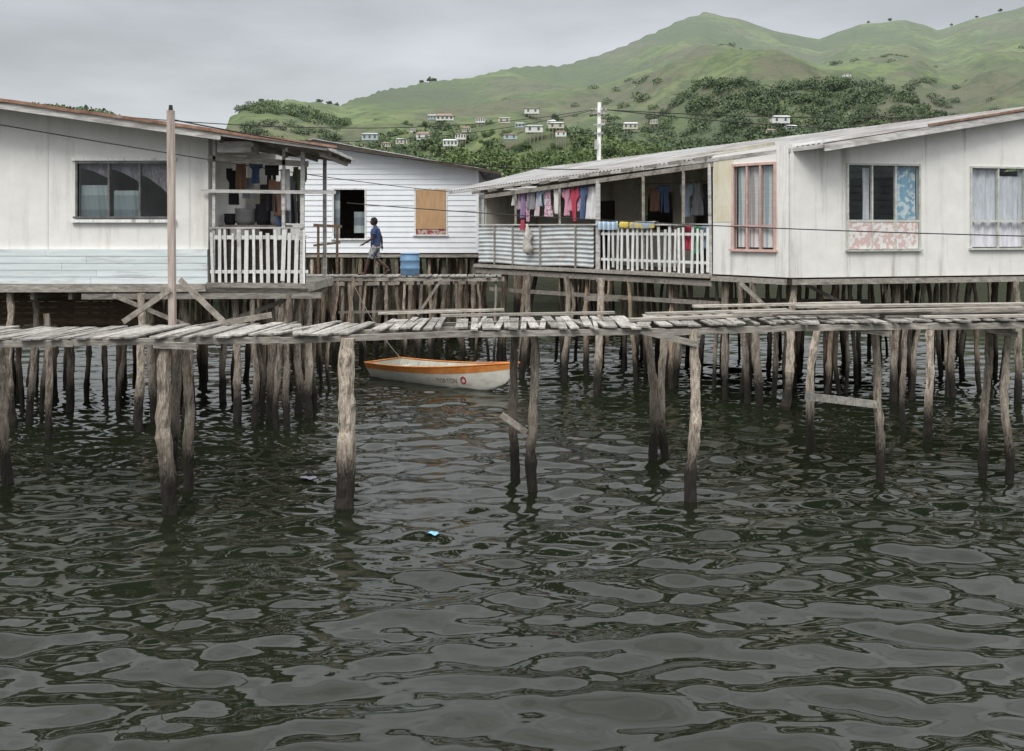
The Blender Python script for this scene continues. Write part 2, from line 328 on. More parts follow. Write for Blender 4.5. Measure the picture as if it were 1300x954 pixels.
bp=N.new('ShaderNodeBump'); bp.inputs['Strength'].default_value=.8; bp.inputs['Distance'].default_value=6; L.new(nn(.05,10),bp.inputs['Height']); L.new(bp.outputs[0],b.inputs['Normal'])
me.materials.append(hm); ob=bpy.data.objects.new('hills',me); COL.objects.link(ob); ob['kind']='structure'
DD=52*(1300/52)**np.linspace(0,1,900)
def hill_at(px,py):
    z=tz(np.full_like(DD,px),DD); yy=290-(z-ZC)/DD*F
    k=np.where((yy<=py)&(DD>85))[0]
    d=DD[k[0]] if len(k) else DD[np.argmin(yy)]
    return X(px,d),float(d),float(tz(px,d))

def leafcloud(cent,rad,n,size,rng):
    c=rng.normal(size=(n,3)); c/=np.linalg.norm(c,axis=1)[:,None]; rr=rng.random(n)**.35
    p=c*rr[:,None]*rad+cent
    a=rng.normal(size=(n,3)); a/=np.linalg.norm(a,axis=1)[:,None]; b_=np.cross(a,rng.normal(size=(n,3))); b_/=np.linalg.norm(b_,axis=1)[:,None]
    s=size*(.6+.8*rng.random(n))[:,None]
    return np.stack([p-a*s-b_*s*.6,p+a*s-b_*s*.6,p+a*s+b_*s*.6,p-a*s+b_*s*.6],1), rr, c[:,2]
LEAF=mat('foliage',(.050,.078,.026),(.095,.138,.042),.6,.9,0,haze_tint=True,spec=.1)
LEAF2=mat('foliage_light',(.075,.108,.035),(.125,.165,.058),.6,.9,0,haze_tint=True,spec=.1)
LEAFD=mat('foliage_dark',(.033,.055,.02),(.065,.095,.034),.6,.9,0,haze_tint=True,spec=.1)
def quads_obj(name,Q,var,mi,mats):
    me=bpy.data.meshes.new(name); n=len(Q); me.vertices.add(n*4); me.vertices.foreach_set('co',Q.reshape(-1).astype(np.float32)); setq(me,np.arange(n*4).reshape(n,4))
    for m in mats: me.materials.append(m)
    me.polygons.foreach_set('material_index',np.asarray(mi,dtype=np.int32)); me.polygons.foreach_set('use_smooth',np.zeros(n,dtype=bool))
    a=me.attributes.new('var','FLOAT','FACE'); a.data.foreach_set('value',np.asarray(var,dtype=np.float32)); return me
Qs=[];Vr=[];Mi=[]
def clump(px,d,s,m,pymin=None):
    z=float(tz(px,d))
    if pymin is not None and 290-(z+s-ZC)/d*F<pymin: return
    n=150
    q,rr,cz=leafcloud(np.array([X(px,d),d,z+s*.25]),np.array([s*1.0,s*1.0,s*.5]),n,s*.085,RNG)
    Qs.append(q); Vr.append(np.clip(.25+.3*rr*(cz>-.2)+.25*cz+RNG.random(n)*.12,0,1)); Mi.append(np.full(n,m))  # clump shading put into leaf tone: outer and upper leaves lighter
for i in range(1500):
    px=RNG.uniform(470,1500); d=RNG.uniform(120,560); pm=160+9*math.sin(px*.03)+8*math.sin(px*.11)
    clump(px,d,RNG.uniform(3,6.5),int(RNG.integers(0,3)),pm)
for i in range(1300):
    px=1000+RNG.normal()*100; d=RNG.uniform(430,760); clump(px,d,RNG.uniform(3,6),int(RNG.integers(0,2))*2,94)
for i in range(2600):
    px=RNG.uniform(300,1400); d=RNG.uniform(300,1100)
    if sn(X(px,d),d,40,.018)>.85: clump(px,d,RNG.uniform(2,4.6),int(RNG.integers(0,2))*2,ridge(px)+14)
for i in range(420):
    px=RNG.uniform(20,205); clump(px,RNG.uniform(290,372),RNG.uniform(4,7.5),int(RNG.integers(0,2))*2,124+max(0,(px-110)*.14))
for i in range(110):
    px=300+RNG.random()*140; clump(px,RNG.uniform(540,640),RNG.uniform(3,5),0,122)
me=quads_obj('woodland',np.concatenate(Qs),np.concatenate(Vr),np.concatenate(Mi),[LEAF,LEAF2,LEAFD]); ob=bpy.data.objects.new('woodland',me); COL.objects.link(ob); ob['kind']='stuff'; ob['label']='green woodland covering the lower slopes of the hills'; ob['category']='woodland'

BARK=mat('bark',(.08,.06,.045),(.16,.13,.10),3,.9,.3)
def tree_mesh(k):
    rng=np.random.default_rng(100+k); b=MB(); random.seed(k)
    h=R(2.4,3.2); b.tube([(0,0,-1),(R(-.1,.1),0,1.2),(R(-.3,.3),R(-.2,.2),h)],[.35,.24,.15],7,wob=.1)
    Q=[];Vv=[];M=[]
    for i in range(13):
        a=i*2.4+R(0,.5); r=R(.8,3.6) if i else 0; c=np.array([math.cos(a)*r,math.sin(a)*r,h+R(-1.1,1.7)+(1.0 if i<2 else 0)])
        b.tube([(0,0,h*.75),(c[0]*.5,c[1]*.5,(h+c[2])*.5),tuple(c)],[.12,.08,.03],5)
        n=620; q,rr,cz=leafcloud(c,np.array([1.4,1.4,.95])*R(.6,1.3),n,.085,rng); Q.append(q); Vv.append(np.clip(.12+.5*rr*(cz>0)+.28*cz+rng.random(n)*.25,0,1)); M.append(np.full(n,i%3 if rng.random()<.6 else 0))  # crown shading painted into leaf tone: lighter on top, darker inside and below
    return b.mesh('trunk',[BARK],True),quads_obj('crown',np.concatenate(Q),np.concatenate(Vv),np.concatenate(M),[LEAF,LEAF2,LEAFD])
TM=[tree_mesh(k) for k in range(5)]
random.seed(11)
def tree(x,y,z,s,k,label='broad green tree on the hillside',grp='trees on the hills behind the village'):
    e=thing('tree',(x,y,z),label,'tree',grp); e.scale=(s,s,s*R(.85,1.15)); e.rotation_euler=(0,0,R(0,6))
    for nme,m in zip(('trunk','crown'),TM[k]):
        o_=bpy.data.objects.new(nme,m); COL.objects.link(o_); o_.parent=e
for i in range(66):
    px=545+i*6.6+R(-8,8); d=R(130,250); ty=R(182,204)
    z0=float(tz(px,d)); s=max(.8,min(2.1,(ZC+(290-ty)*d/F-z0)/5.6))
    tree(X(px,d),d,z0-.5,s,i%5,'dense green tree growing behind the stilt houses')
for px,py in [(545,98),(535,99),(551,97),(405,124),(418,126),(427,128),(1102,28),(1130,23),(1240,24),(1270,14),(1208,34),(332,122)]:
    ds=np.linspace(300,1310,400); zz=tz(np.full(400,px),ds); d=ds[np.argmax((zz-ZC)/ds)]; tree(X(px,d),float(d),float(tz(px,d))-1.6,R(.55,.9)*min(1.1,d/900),random.randrange(5),'lone tree standing on the bare ridge line')
for i in range(44):
    px=R(460,860); py=R(150,198); x,y,z=hill_at(px,py); tree(x,y+8,z-.8,R(.6,1.0),i%5)

HW=[flat('hill_house_white',(.74,.74,.71),haze_tint=True),flat('hill_house_cream',(.58,.54,.45),haze_tint=True),flat('hill_house_blue',(.44,.52,.54),haze_tint=True)]
HR=[flat('hill_roof_grey',(.40,.41,.41),haze_tint=True),flat('hill_roof_rust',(.27,.16,.12),haze_tint=True),flat('hill_roof_white',(.66,.66,.66),haze_tint=True)]
WD=flat('hill_window_dark',(.06,.065,.07),.3,haze_tint=True); HS=flat('hill_stilt_brown',(.2,.18,.15),haze_tint=True)
hs=[(565,156,26,0),(550,154,13,2),(675,147,16,0),(706,170,20,1),(678,175,22,0),(537,183,18,0),(470,184,22,2),(510,187,14,1),(640,163,14,1),(572,192,18,0),(800,166,20,1),(990,160,24,0),(1004,168,18,2),(978,172,14,1),(1075,98,9,0),(712,180,14,0),(765,158,12,1),(592,172,12,1),(648,184,16,2),(700,161,10,0),(735,174,14,2),(525,172,10,0),(830,160,12,1),(660,166,12,2),(490,190,12,1),(610,160,12,0),(585,182,14,0)]
for i,(px,py,w,ci) in enumerate(hs):
    x,y,z=hill_at(px,py+5); W=w*y/F; W=min(W,13)*R(.75,1.15); Dp=W*.6; h=(W*.2+.9)*R(.85,1.3)
    e=thing('hillside_house',(x,y,z),['white','cream','pale blue'][ci]+' house with a low roof on the green hillside','house','houses on the hillside')
    z+=R(1.4,2.6)
    b=MB(); b.box((x-W/2,y-Dp/2,z+.6),(x+W/2,y+Dp/2,z+.6+h)); b.build('wall',HW[ci],e)
    b=MB(); zr=z+.6+h; rh=W*R(.06,.18)
    b.add([(x-W*.56,y-Dp*.62,zr-.05),(x+W*.56,y-Dp*.62,zr-.05),(x+W*.56,y+Dp*.62,zr-.05),(x-W*.56,y+Dp*.62,zr-.05),(x-W*R(.2,.5),y,zr+rh),(x+W*R(.2,.5),y,zr+rh)],[(0,1,5,4),(2,3,4,5),(1,2,5),(3,0,4),(3,2,1,0)]); b.build('roof',HR[random.randrange(3)],e)
    n=random.choice([2,3,4])
    for k in range(n):
        xx=x-W/2+W*(k+.5)/n; b=MB(); b.box((xx-W*.06,y-Dp/2-.12,z+.6+h*.35),(xx+W*.06,y-Dp/2+.05,z+.6+h*.8)); b.build('window',WD,e)
    for k in range(5): b=MB(); xx=x-W/2+.3+(W-.6)*k/4; b.box((xx-.12,y-Dp/2,z-5),(xx+.12,y-Dp/2+.3,z+.598)); b.build('stilt',HS,e)

# ================================================================= HOUSE A
A=thing('stilt_house',(-8,24,0),'cream fibro stilt house with picket-fenced porch above the water','house','stilt houses over the harbour')
ztA=lambda x: 6.74-.1425*(x+10.39)
xl=X(-140,21); xr=X(265,21)
o=(0,21); e=(1,0); nA=(0,-1)
wx0,wx1=X(99,21),X(217,21); wz1,wz0=Z(208,21),Z(275,21)
b=MB(); wall(b,o,e,xl,xr,3.70,lambda x:ztA(x)-.1,[(wx0,wx1,wz0,wz1)],.09,0,nA)
b.box((xr-.10,20.965,3.7),(xr+.0,20.998,ztA(xr)-.12),0,.4)
for x in (X(60,21),X(-10,21),X(240,21)): b.box((x-.02,20.988,3.7),(x+.02,20.9985,ztA(x)-.12),0,.42)
b.box((xr-.09,21.092,3.0),(xr-.003,24.1,ztA(xr)-.12),0,.55)
xe=-5.72
b.box((xr-.09,24.102,3.0),(xe,24.2,ztA(xe)-.12),0,.5)
b.box((xl,26.9,3),(xe,27,ztA(xe)-.12)); b.box((xl,21.1,3),(xl+.09,26.9,6.9)); b.box((xe-.09,24.21,3),(xe,26.89,ztA(xe)-.12))
b.build('wall',WALL,A)
b=MB()
for k in range(5):
    z0=2.98+k*.146; x=xl
    while x<xr:
        x2=min(x+R(3.0,4.6),xr); x2=xr if xr-x2<1 else x2; b.box((x,20.93-.006*k+R(-.003,.003),z0),(x2-.006,20.99,z0+.14),0,R(.48,.62) if k>1 else R(.3,.6)); x=x2
b.build('lower_wall',LOWB,A,label='pale aqua-white painted horizontal boards')
window(A,o,e,nA,wx0,wx1,wz0,wz1,3,GREYF,[(wx0+.02,wx0+.6,wz0,wz1-.45,C_GRN),(wx0+.72,wx0+1.28,wz0,wz0+.55,C_GRN),(wx0+.0,wx0+.64,wz1-.08,wz1,C_PURP,.25),(wx0+.68,wx0+1.3,wz1-.12,wz1,C_PURP,.3),(wx0+1.32,wx1,wz1-.25,wz1,C_PURP,.5)],'triple dark window with diagonally sagging curtains',louv=9,fw=.045)
b=MB(); b.box((wx0-.12,20.94,wz1+.06),(wx1+.12,20.985,wz1+.12),0,.7); b.box((wx0-.12,20.9,wz0-.13),(wx1+.12,20.985,wz0-.065),0,.7); b.build('window_trim',WHITEP,A)
b=MB(); b.box((xl,20.9,2.80),(X(392,21),23.9,2.975),0,.5); b.box((xl,23.9,2.80),(xe,26.9,2.975),0,.5); b.build('floor',BEAM,A)
b=MB(); b.beam((xl,20.8,2.88),(xr,20.8,2.9),.05,.15,0,.7); b.beam((xr+.02,20.8,2.97),(X(402,21),20.8,2.94),.06,.10,0,.45); b.beam((-9,20.86,2.72),(-4,20.86,2.74),.1,.12,0,.3)
for x in np.arange(-12.5,-4.2,.8): b.beam((x,20.95,2.72),(x,23.8 if x>xe else 26.8,2.72),.08,.14,0,.3)
b.build('floor_beam',BEAM,A)
pf=lambda x,y,dz=0:(x,y,ztA(x)+dz)
roof_sheet(A,pf(-5.6,20.15),pf(-5.6,27.4),pf(-13.6,27.4),pf(-13.6,20.15),.16,.02)
xq=-3.75
roof_sheet(A,pf(xq,20.15),pf(xq,23.6),pf(-5.6,23.6),pf(-5.6,20.15),.16,.02)
b=MB(); b.beam(pf(-13.6,20.17,-.09),pf(-5.9,20.17,-.09),.035,.15,0,.75); b.beam(pf(-5.88,20.17,-.05),pf(xq,20.17,-.04),.04,.06,0,.8); b.beam(pf(xq+.02,20.2,-.03),pf(xq+.02,23.6,-.03),.03,.06,0,.8); b.build('fascia',FASC,A)
b=MB()
x=-13.6
while x<-4.6: x2=x+R(.7,1.6); b.beam(pf(x,20.12,.01+R(-.012,.01)),pf(x2,20.12,.01+R(-.012,.01)),.05,.065,0,R(.3,.9)); x=x2
b.build('roof_edge',RUST,A,label='rusting metal roof edge strip')
b=MB()
for y in (20.9,21.8,22.7,23.5): b.beam(pf(-6.3,y,-.08),pf(xq-.05,y,-.08),.06,.1,0,.6)
for x in (-6.0,-5.3,-4.6,-3.9): b.beam((x,20.3,ztA(x)-.16),(x,23.5,ztA(x)-.16),.05,.08,0,.6)
b.beam((xr,20.95,5.62),(X(392,21),20.95,5.5),.06,.12,0,.7); b.build('rafters',BEAM,A)
for px,w in ((384,.08),(360,.06),(272,.06)):
    x=X(px,21); b=MB(); b.beam((x,20.95,2.98),(x+.02,20.95,ztA(x)-.1),w,w,0,.75); b.build('porch_post',FASC,A)
x=X(384,21); b=MB(); b.beam((x,23.5,2.98),(x,23.5,ztA(x)-.1),.08,.08,0,.6); b.build('porch_post',FASC,A)
b=MB(); b.beam((X(258,21),20.85,4.93),(X(428,21),20.85,4.9),.03,.07,0,.7); b.build('porch_rail',FASC,A)
b=MB()
x=X(272,21)
while x<X(390,21):
    b.beam((x,20.9,3.0+R(-.08,.05)),(x+R(-.04,.04),20.9,4.13+R(-.1,.06)),R(.045,.085),.02,0,R(.3,.7),up=(0,1,0))
    x+=R(.125,.19)
b.box((X(268,21),20.925,3.92),(X(392,21),20.96,4.0),0,.5); b.box((X(268,21),20.925,3.2),(X(392,21),20.96,3.27),0,.5)
b.build('picket_fence',WHITEP,A)
b=MB(); b.box((X(268,21),20.88,4.14),(X(386,21),20.99,4.175),0,.5); b.build('handrail',FASC,A)
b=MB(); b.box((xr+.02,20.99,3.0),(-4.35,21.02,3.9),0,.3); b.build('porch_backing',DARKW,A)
b=MB(); b.box((-6.05,23.9,3.0),(-5.75,24.09,5.2),0,.4); b.build('porch_cupboard',DARKW,A)
b=MB(); b.box((-6.1,20.6,5.72),(-5.4,21.3,5.95)); b.build('shelf_box',FASC,A)
for (px,d) in [(-60,21.1),(10,21.0),(44,21.4),(178,20.6),(190,21.2),(232,21.6),(300,21.3),(322,20.9),(346,21.5),(366,20.6),(-110,21.4),(388,22.0)]:
    pile(A,X(px,d),d,2.8,R(.09,.15))
for y in (22.6,24.2,25.7,26.8):
    for k in range(13):
        x=-12.6+k*.68+R(-.3,.3)
        pile(A,x,y+R(-.3,.3),2.8,R(.06,.12),PILE if random.random()<.4 else PILED,lean=.2)
b=MB()
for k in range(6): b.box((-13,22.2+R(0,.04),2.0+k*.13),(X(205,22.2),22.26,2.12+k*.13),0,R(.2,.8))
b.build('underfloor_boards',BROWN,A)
b=MB(); b.beam((-13,21.3,1.9),(-6,21.3,1.98),.09,.13,0,.4); b.beam((-6.5,21.35,2.0),(-4.4,21.35,2.78),.07,.1,0,.6); b.beam((X(150,21),20.75,2.75),(X(260,21),20.75,2.0),.06,.08); b.beam((-12,24.4,1.7),(-5.8,24.4,1.9),.08,.1,0,.4); b.build('brace',WOOD,A)

# ================================================================= HOUSE B
B=thing('stilt_house',(-5,40,0),'white weatherboard stilt house with plywood-covered window','house','stilt houses over the harbour')
xb0,xb1=X(325,36),X(607,36); xrg=X(402,36); zrg=Z(183,36); ze=Z(213,36)
ztB=lambda x: ze+(xb1-x)*(zrg-ze)/(xb1-xrg) if x>xrg else zrg-(xrg-x)*.25
h1=(X(424,36),X(463,36),Z(303,36),Z(241,36)); h2=(X(528,36),X(566,36),Z(298,36),Z(241,36))
b=MB(); clap(b,(0,36),(1,0),xb0,xb1,3.26,ztB,(0,-1),[h1,h2],.19)
b.box((xb1-.05,36.06,3.26),(xb1,43.9,ze-.05)); b.box((xb0,36.06,3.26),(xb0+.05,43.9,ze-.3)); b.box((xb0+.06,43.85,3.26),(xb1-.06,43.9,ze-.3))
b.box((xb1-.08,35.94,3.26),(xb1+.02,35.97,ze-.04),0,.6)
b.build('wall',WB,B)
window(B,(0,36),(1,0),(0,-1),*h1,1,WHITEP,[(h1[0],h1[0]+.2,h1[2],h1[3],C_GRN),(h1[1]-.4,h1[1],h1[2]+.2,h1[3]-.8,C_GRN)],'dark open window with white frame',glass=False,rail=None)
w=window(B,(0,36),(1,0),(0,-1),*h2,1,WHITEP,None,'window closed by a plywood sheet',glass=False)
b=MB(); b.box((h2[0]+.01,35.95,h2[2]+.2),(h2[1]-.01,35.98,h2[3]-.01)); b.build('shutter',PLY,w)
b=MB(); b.box((h2[0]+.01,35.96,h2[2]),(h2[1]-.01,35.975,h2[2]+.18)); b.build('curtain',patt('red_pattern_cloth',(.3,.06,.06),(.45,.4,.35),12),w)
b=MB(); b.box((h1[0]-.3,38.5,3.3),(h1[1]+.6,38.6,6.2)); b.build('inner_partition',DARKW,B)
roof_sheet(B,(xrg,35.4,zrg+.12),(xrg,44.3,zrg+.12),(X(636,35.4),44.3,Z(219,35.4)),(X(636,35.4),35.4,Z(219,35.4)),.2,.02)
roof_sheet(B,(xb0-.6,35.4,ztB(xb0-.6)+.1),(xb0-.6,44.3,ztB(xb0-.6)+.1),(xrg,44.3,zrg+.12),(xrg,35.4,zrg+.12),.2,.02)
b=MB(); b.beam((xrg-.3,35.38,zrg+.06),(X(636,35.4),35.38,Z(219,35.4)-.03),.05,.1,0,.5); b.beam((xb0-.6,35.38,ztB(xb0-.6)+.02),(xrg-.31,35.38,zrg+.02),.05,.1,0,.5); b.build('fascia',DARKW,B)
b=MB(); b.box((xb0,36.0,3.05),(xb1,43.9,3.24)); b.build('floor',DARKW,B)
b=MB(); b.box((xb0-.1,35.88,3.1),(xb1+.05,35.96,3.2),0,.7); b.build('floor_beam',BEAM,B)
for y in (36.1,37.6,39.2,41,42.6,43.8):
    for k in range(14): pile(B,xb0+k*(xb1-xb0)/13+R(-.2,.2),y+R(-.3,.3),3.07,R(.09,.13),PILE if (y<36.5 and k%2) else PILED)
b=MB(); b.beam((xb0,35.9,2.1),(xb1,35.9,2.2),.1,.12,0,.5); b.build('brace',WOOD,B)

# ================================================================= HOUSE C
C=thing('stilt_house',(9,27,0),'cream fibro stilt house with long laundry-hung verandah','house','stilt houses over the harbour')
K=V(6.32,22.5,0); e1=V(-1,1.3,0).normalized(); e2=V(6.02,1.5,0).normalized(); n1_=V(-e1.y,e1.x,0)
if n1_.y>0: n1_=-n1_
n2_=V(e2.y,-e2.x,0)
inn=-n1_
ZB=3.03
zeave=lambda t: 6.06-.0583*t
zfr=lambda s: 6.06+.122*s
sideh=(.48,1.65,3.66,5.62)
f1=(1.44,3.29,3.66,5.60); f2=(4.73,6.95,3.68,5.58)
b=MB(); wall(b,K,e2,0,9.6,ZB,zfr,[f1,f2],.09,0,n2_)
for s in (.03,1.3,3.5,4.55,7.2,8.4):
    p=K+e2*s+n2_*.008; zz=zfr(s)
    b.beam(p+V(0,0,ZB),p+V(0,0,zz-.02),.05,.014,0,.42,up=(0,1,0))
b.build('wall',WALLC,C)
b=MB(); wall(b,K,e1,.092,2.31,ZB,zeave,[sideh],.09,0,n1_); b.build('wall',WALLC,C)
b=MB(); p=K+e1*1.98+n1_*.006; b.beam(p+V(0,0,4.3),p+V(0,0,5.85),.6,.008,0,.5,up=(n1_.x,n1_.y,0)); b.build('wall_patch',YELL,C,label='yellow stained wall panel')
b=MB(); wall(b,K+inn*2.3,e1,2.3,12,ZB,lambda t:zeave(t)+.45,[(4.2,5.0,ZB,5.0),(5.8,6.9,4.1,5.2),(8.2,9.0,ZB,5.0)],.09,0,n1_)
wall(b,K+e1*2.31,inn,0.1,2.3,ZB,lambda t:5.95+.15*t,[],.08,0,e1)
wall(b,K+e1*12,inn,0.15,7,ZB,5.4,[],.08,0,e1)
wall(b,K+inn*7,e1,-3,12,ZB,5.6,[],.08,0,inn)
b.build('verandah_wall',CREAM,C)
window(C,K,e2,n2_,f1[0],f1[1],f1[2],f1[3],3,GREEN,[(f1[0]+.45,f1[0]+.62,4.35,5.55,C_SHEER),(f1[0]+1.25,f1[1],4.35,5.6,C_BLUE)],'worn pale-framed louvre window with patterned lower panel',rail=4.32,fw=.045)
b=MB(); b.beam(K+e2*(f1[0]+.01)+n2_*.0+V(0,0,3.98),K+e2*(f1[1]-.01)+V(0,0,3.98),.02,.62); b.build('window_panel',C_FLOR,C)
window(C,K,e2,n2_,f2[0],f2[1],f2[2],f2[3],3,GREEN,[(f2[0],f2[0]+.8,3.7,5.56,C_SHEER),(f2[0]+.8,f2[0]+1.4,3.7,5.4,C_SHEER),(f2[0]+1.42,f2[1],3.7,5.55,C_SHEER)],'window hung with full-length grey lilac curtains',rail=4.32,louv=9,fw=.045)
window(C,K,e1,n1_,*sideh,3,PINK,[(sideh[0],sideh[1],3.7,5.6,C_STR)],'pink-framed louvre window with striped curtain',rail=4.2)
b=MB()
fp=[K+V(.04,.06,0),K+e1*12.1,K+e1*12.1+inn*6.8,K+e2*9.6+V(0,6,0),K+e2*9.6+V(0,.05,0)]
b.add([(p.x,p.y,2.86) for p in fp]+[(p.x,p.y,3.02) for p in fp],[(4,3,2,1,0),(5,6,7,8,9)]+[(i,(i+1)%5,5+(i+1)%5,5+i) for i in range(5)]); b.build('floor',DARKW,C)
b=MB(); z3=V(0,0,2.93); b.beam(K+n2_*.06+z3,K+e2*9.6+n2_*.06+z3,.07,.12,0,.6); b.beam(K+n1_*.07+e1*.1+z3,K+e1*2.3+n1_*.07+z3,.07,.12,0,.6)
b.beam(K+e1*2.3+n1_*.1+V(0,0,2.98),K+e1*12.2+n1_*.1+V(0,0,2.95),.1,.1,0,.75); b.beam(K+e1*2.3+n1_*.02+V(0,0,2.8),K+e1*12.2+n1_*.02+V(0,0,2.78),.1,.14,0,.4)
b.build('floor_beam',BEAM,C)
RA=P(1045,182,21.9);RB=P(570,243,33.2);RD=P(690,213,37);RC=P(1450,117,24.8)
roof_sheet(C,RB,RA,RC,RD,.14,.018,nv=10)
RE=V(16,34,5.6);RG=V(4,40,5.4)
roof_sheet(C,RD,RC,RE,RG,.3,.02,nv=6)
b=MB(); dn=V(0,0,-.1); b.beam(RA+dn+V(.02,-.02,0),RC+dn+V(0,-.03,0),.04,.16,0,.75); b.beam(RA+V(0,-.02,-.06),RB+V(0,-.02,-.06),.04,.09,0,.5); b.build('fascia',FASC,C)
b=MB(); x=0.30
while x<.99: x2=min(1,x+R(.06,.12)); b.beam(RA.lerp(RC,x)+V(0,-.06,.03+R(-.01,.01)),RA.lerp(RC,x2)+V(0,-.06,.03),.05,.05,0,R(.3,.9)); x=x2
b.build('roof_edge',RUST,C,label='rusty ridge flashing along the roof edge')
b=MB()
for t in np.arange(2.5,12.2,.85):
    p=K+e1*t; b.beam(p+n1_*.45+V(0,0,zeave(t)-.1),p+inn*2.3+V(0,0,zeave(t)+.32),.05,.09,0,.4)
b.beam(K+e1*2.3+n1_*.02+V(0,0,zeave(2.3)-.22),K+e1*12+n1_*.02+V(0,0,zeave(12)-.22),.07,.12,0,.5)
b.build('rafters',BEAM,C)
def tpx(px): k=(px-650)/F; return (K.x-k*K.y)/(-e1.x+k*e1.y)
for px,w,m in ((903,.07,FASC),(868,.07,WOOD),(818,.07,WOOD),(760,.12,FASC),(712,.06,WOOD),(655,.07,WOOD),(611,.08,WOOD)):
    t=tpx(px); p=K+e1*t+n1_*.03; b=MB(); b.beam(p+V(0,0,3.0),p+V(R(-.03,.03),0,zeave(t)-.2),w,w,0,R(.5,.8)); b.build('verandah_post',m,C)
RED=flat('red_paint',(.45,.05,.04))
b=MB(); t=tpx(902); i=0
while t<tpx(766):
    p=K+e1*t+n1_*.1
    b.beam(p+V(0,0,3.05+R(-.07,.04)),p+e1*R(-.04,.04)+V(0,0,4.18+R(-.08,.05)),R(.06,.09),.02,0,R(.3,.75),up=(n1_.x,n1_.y,0)); t+=R(.15,.19) if i%6!=3 else .26; i+=1
for z in (3.3,4.0): b.beam(K+e1*tpx(903)+n1_*.07+V(0,0,z),K+e1*tpx(766)+n1_*.07+V(0,0,z),.03,.07,0,.5)
b.build('picket_fence',WHITEP,C)
b=MB(); b.beam(K+e1*tpx(903)+n1_*.09+V(0,0,4.24),K+e1*tpx(611)+n1_*.09+V(0,0,4.26),.12,.04,0,.7); b.build('handrail',FASC,C)
t0,t1=tpx(757),tpx(611)
b=MB(); b.grid(lambda u,v:K+e1*(t0+(t1-t0)*u)+n1_*(.1+.018*math.sin(v*2*math.pi*9))+V(0,0,3.05+v*1.15+.02*math.sin(u*9)),30,72); b.build('cladding',CORR,C,True,label='horizontal corrugated iron verandah cladding')
for px in (735,690,655,632): 
    p=K+e1*tpx(px)+n1_*.135; b=MB(); b.beam(p+V(0,0,3.02),p+V(0,0,4.22),.05,.03,0,.6,up=(n1_.x,n1_.y,0)); b.build('batten',WOOD,C)
for px,wl,r in ((1010,520,.13),(1000,500,.1),(955,515,.13),(918,505,.1),(1062,500,.12),(1092,480,.1),(1140,510,.11),(1155,490,.09),(1210,505,.12),(1230,480,.1),(1290,510,.12),(763,500,.14),(718,486,.11),(672,480,.13),(860,490,.13),(640,455,.12),(900,480,.09),(805,470,.1),(825,460,.1)):
    d=ZC*F/(wl-290); pile(C,X(px,d),d,2.9,r,PILE,lean=.2)
for a in range(9):
    for c in range(9):
        p=K+e2*(a*1.08+.5)+V(R(-.35,.35),.8+c*1.1+R(-.35,.35),0)
        if random.random()<.66: pile(C,p.x,p.y,2.88,R(.055,.10),PILE if c<4 and random.random()<.6 else PILED,lean=.28)
cnt=0
for t in np.arange(1.2,12.2,.95):
    for k in (0.1,1.3,2.6,4.2):
        if cnt<38 and random.random()<.9: p=K+e1*t+inn*k; pile(C,p.x+R(-.25,.25),p.y+R(-.25,.25),2.88,R(.065,.11),PILE if k<1.5 and random.random()<.6 else PILED,lean=.2); cnt+=1
b=MB(); b.beam(P(940,360,23),P(1005,420,23),.08,.1); b.beam(P(1090,395,23.5),P(1010,355,23.5),.06,.08); b.beam((2,27.6,2.2),(9,25,2.3),.08,.12,0,.3); b.beam(K+V(.5,1,-.75+2.9),K+e2*9+V(0,1.2,2.2),.08,.11,0,.5); b.beam(K+e1*2+V(0,.3,2.3),K+e1*11.5+V(0,.3,2.2),.08,.11,0,.4); b.build('brace',WOOD,C)

Dh=thing('stilt_house',(4,50,0),'dull corrugated stilt shack behind the other houses','house','stilt houses over the harbour')
b=MB(); b.box((-.2,48,3.1),(9,54,5.6)); b.build('wall',CORR,Dh)
b=MB(); b.add([(-.8,47.4,5.55),(9.6,47.4,5.55),(9.6,54.6,5.6),(-.8,54.6,5.6),(-.8,51,6.3),(9.6,51,6.3)],[(0,1,5,4),(2,3,4,5),(1,2,5),(3,0,4)]); b.build('roof',ROOF,Dh)
b=MB(); b.box((-.3,47.9,2.9),(9.1,54,3.09)); b.build('floor',DARKW,Dh)
b=MB(); b.box((.6,47.94,4),(1.6,47.99,5)); b.build('window',DARK,Dh)
for k in range(26): pile(Dh,R(-.2,9),R(48,54),2.95,R(.09,.14),PILED)
Eh=thing('stilt_house',(-11,50,0),'dull timber stilt shack standing beside the muddy shore','house','stilt houses over the harbour')
b=MB(); b.box((-19,49,3.1),(-5,54,5.4)); b.build('wall',BROWN,Eh)
b=MB(); b.add([(-19.5,48.4,5.4),(-4.5,48.4,5.4),(-4.5,54.6,5.4),(-19.5,54.6,5.4),(-19.5,51,6.1),(-4.5,51,6.1)],[(0,1,5,4),(2,3,4,5),(1,2,5),(3,0,4)]); b.build('roof',ROOF,Eh)
b=MB(); b.box((-19.1,48.9,2.9),(-4.9,54,3.09)); b.build('floor',DARKW,Eh)
for k in range(40): pile(Eh,R(-19,-5),R(49,54),2.95,R(.1,.15),PILED)

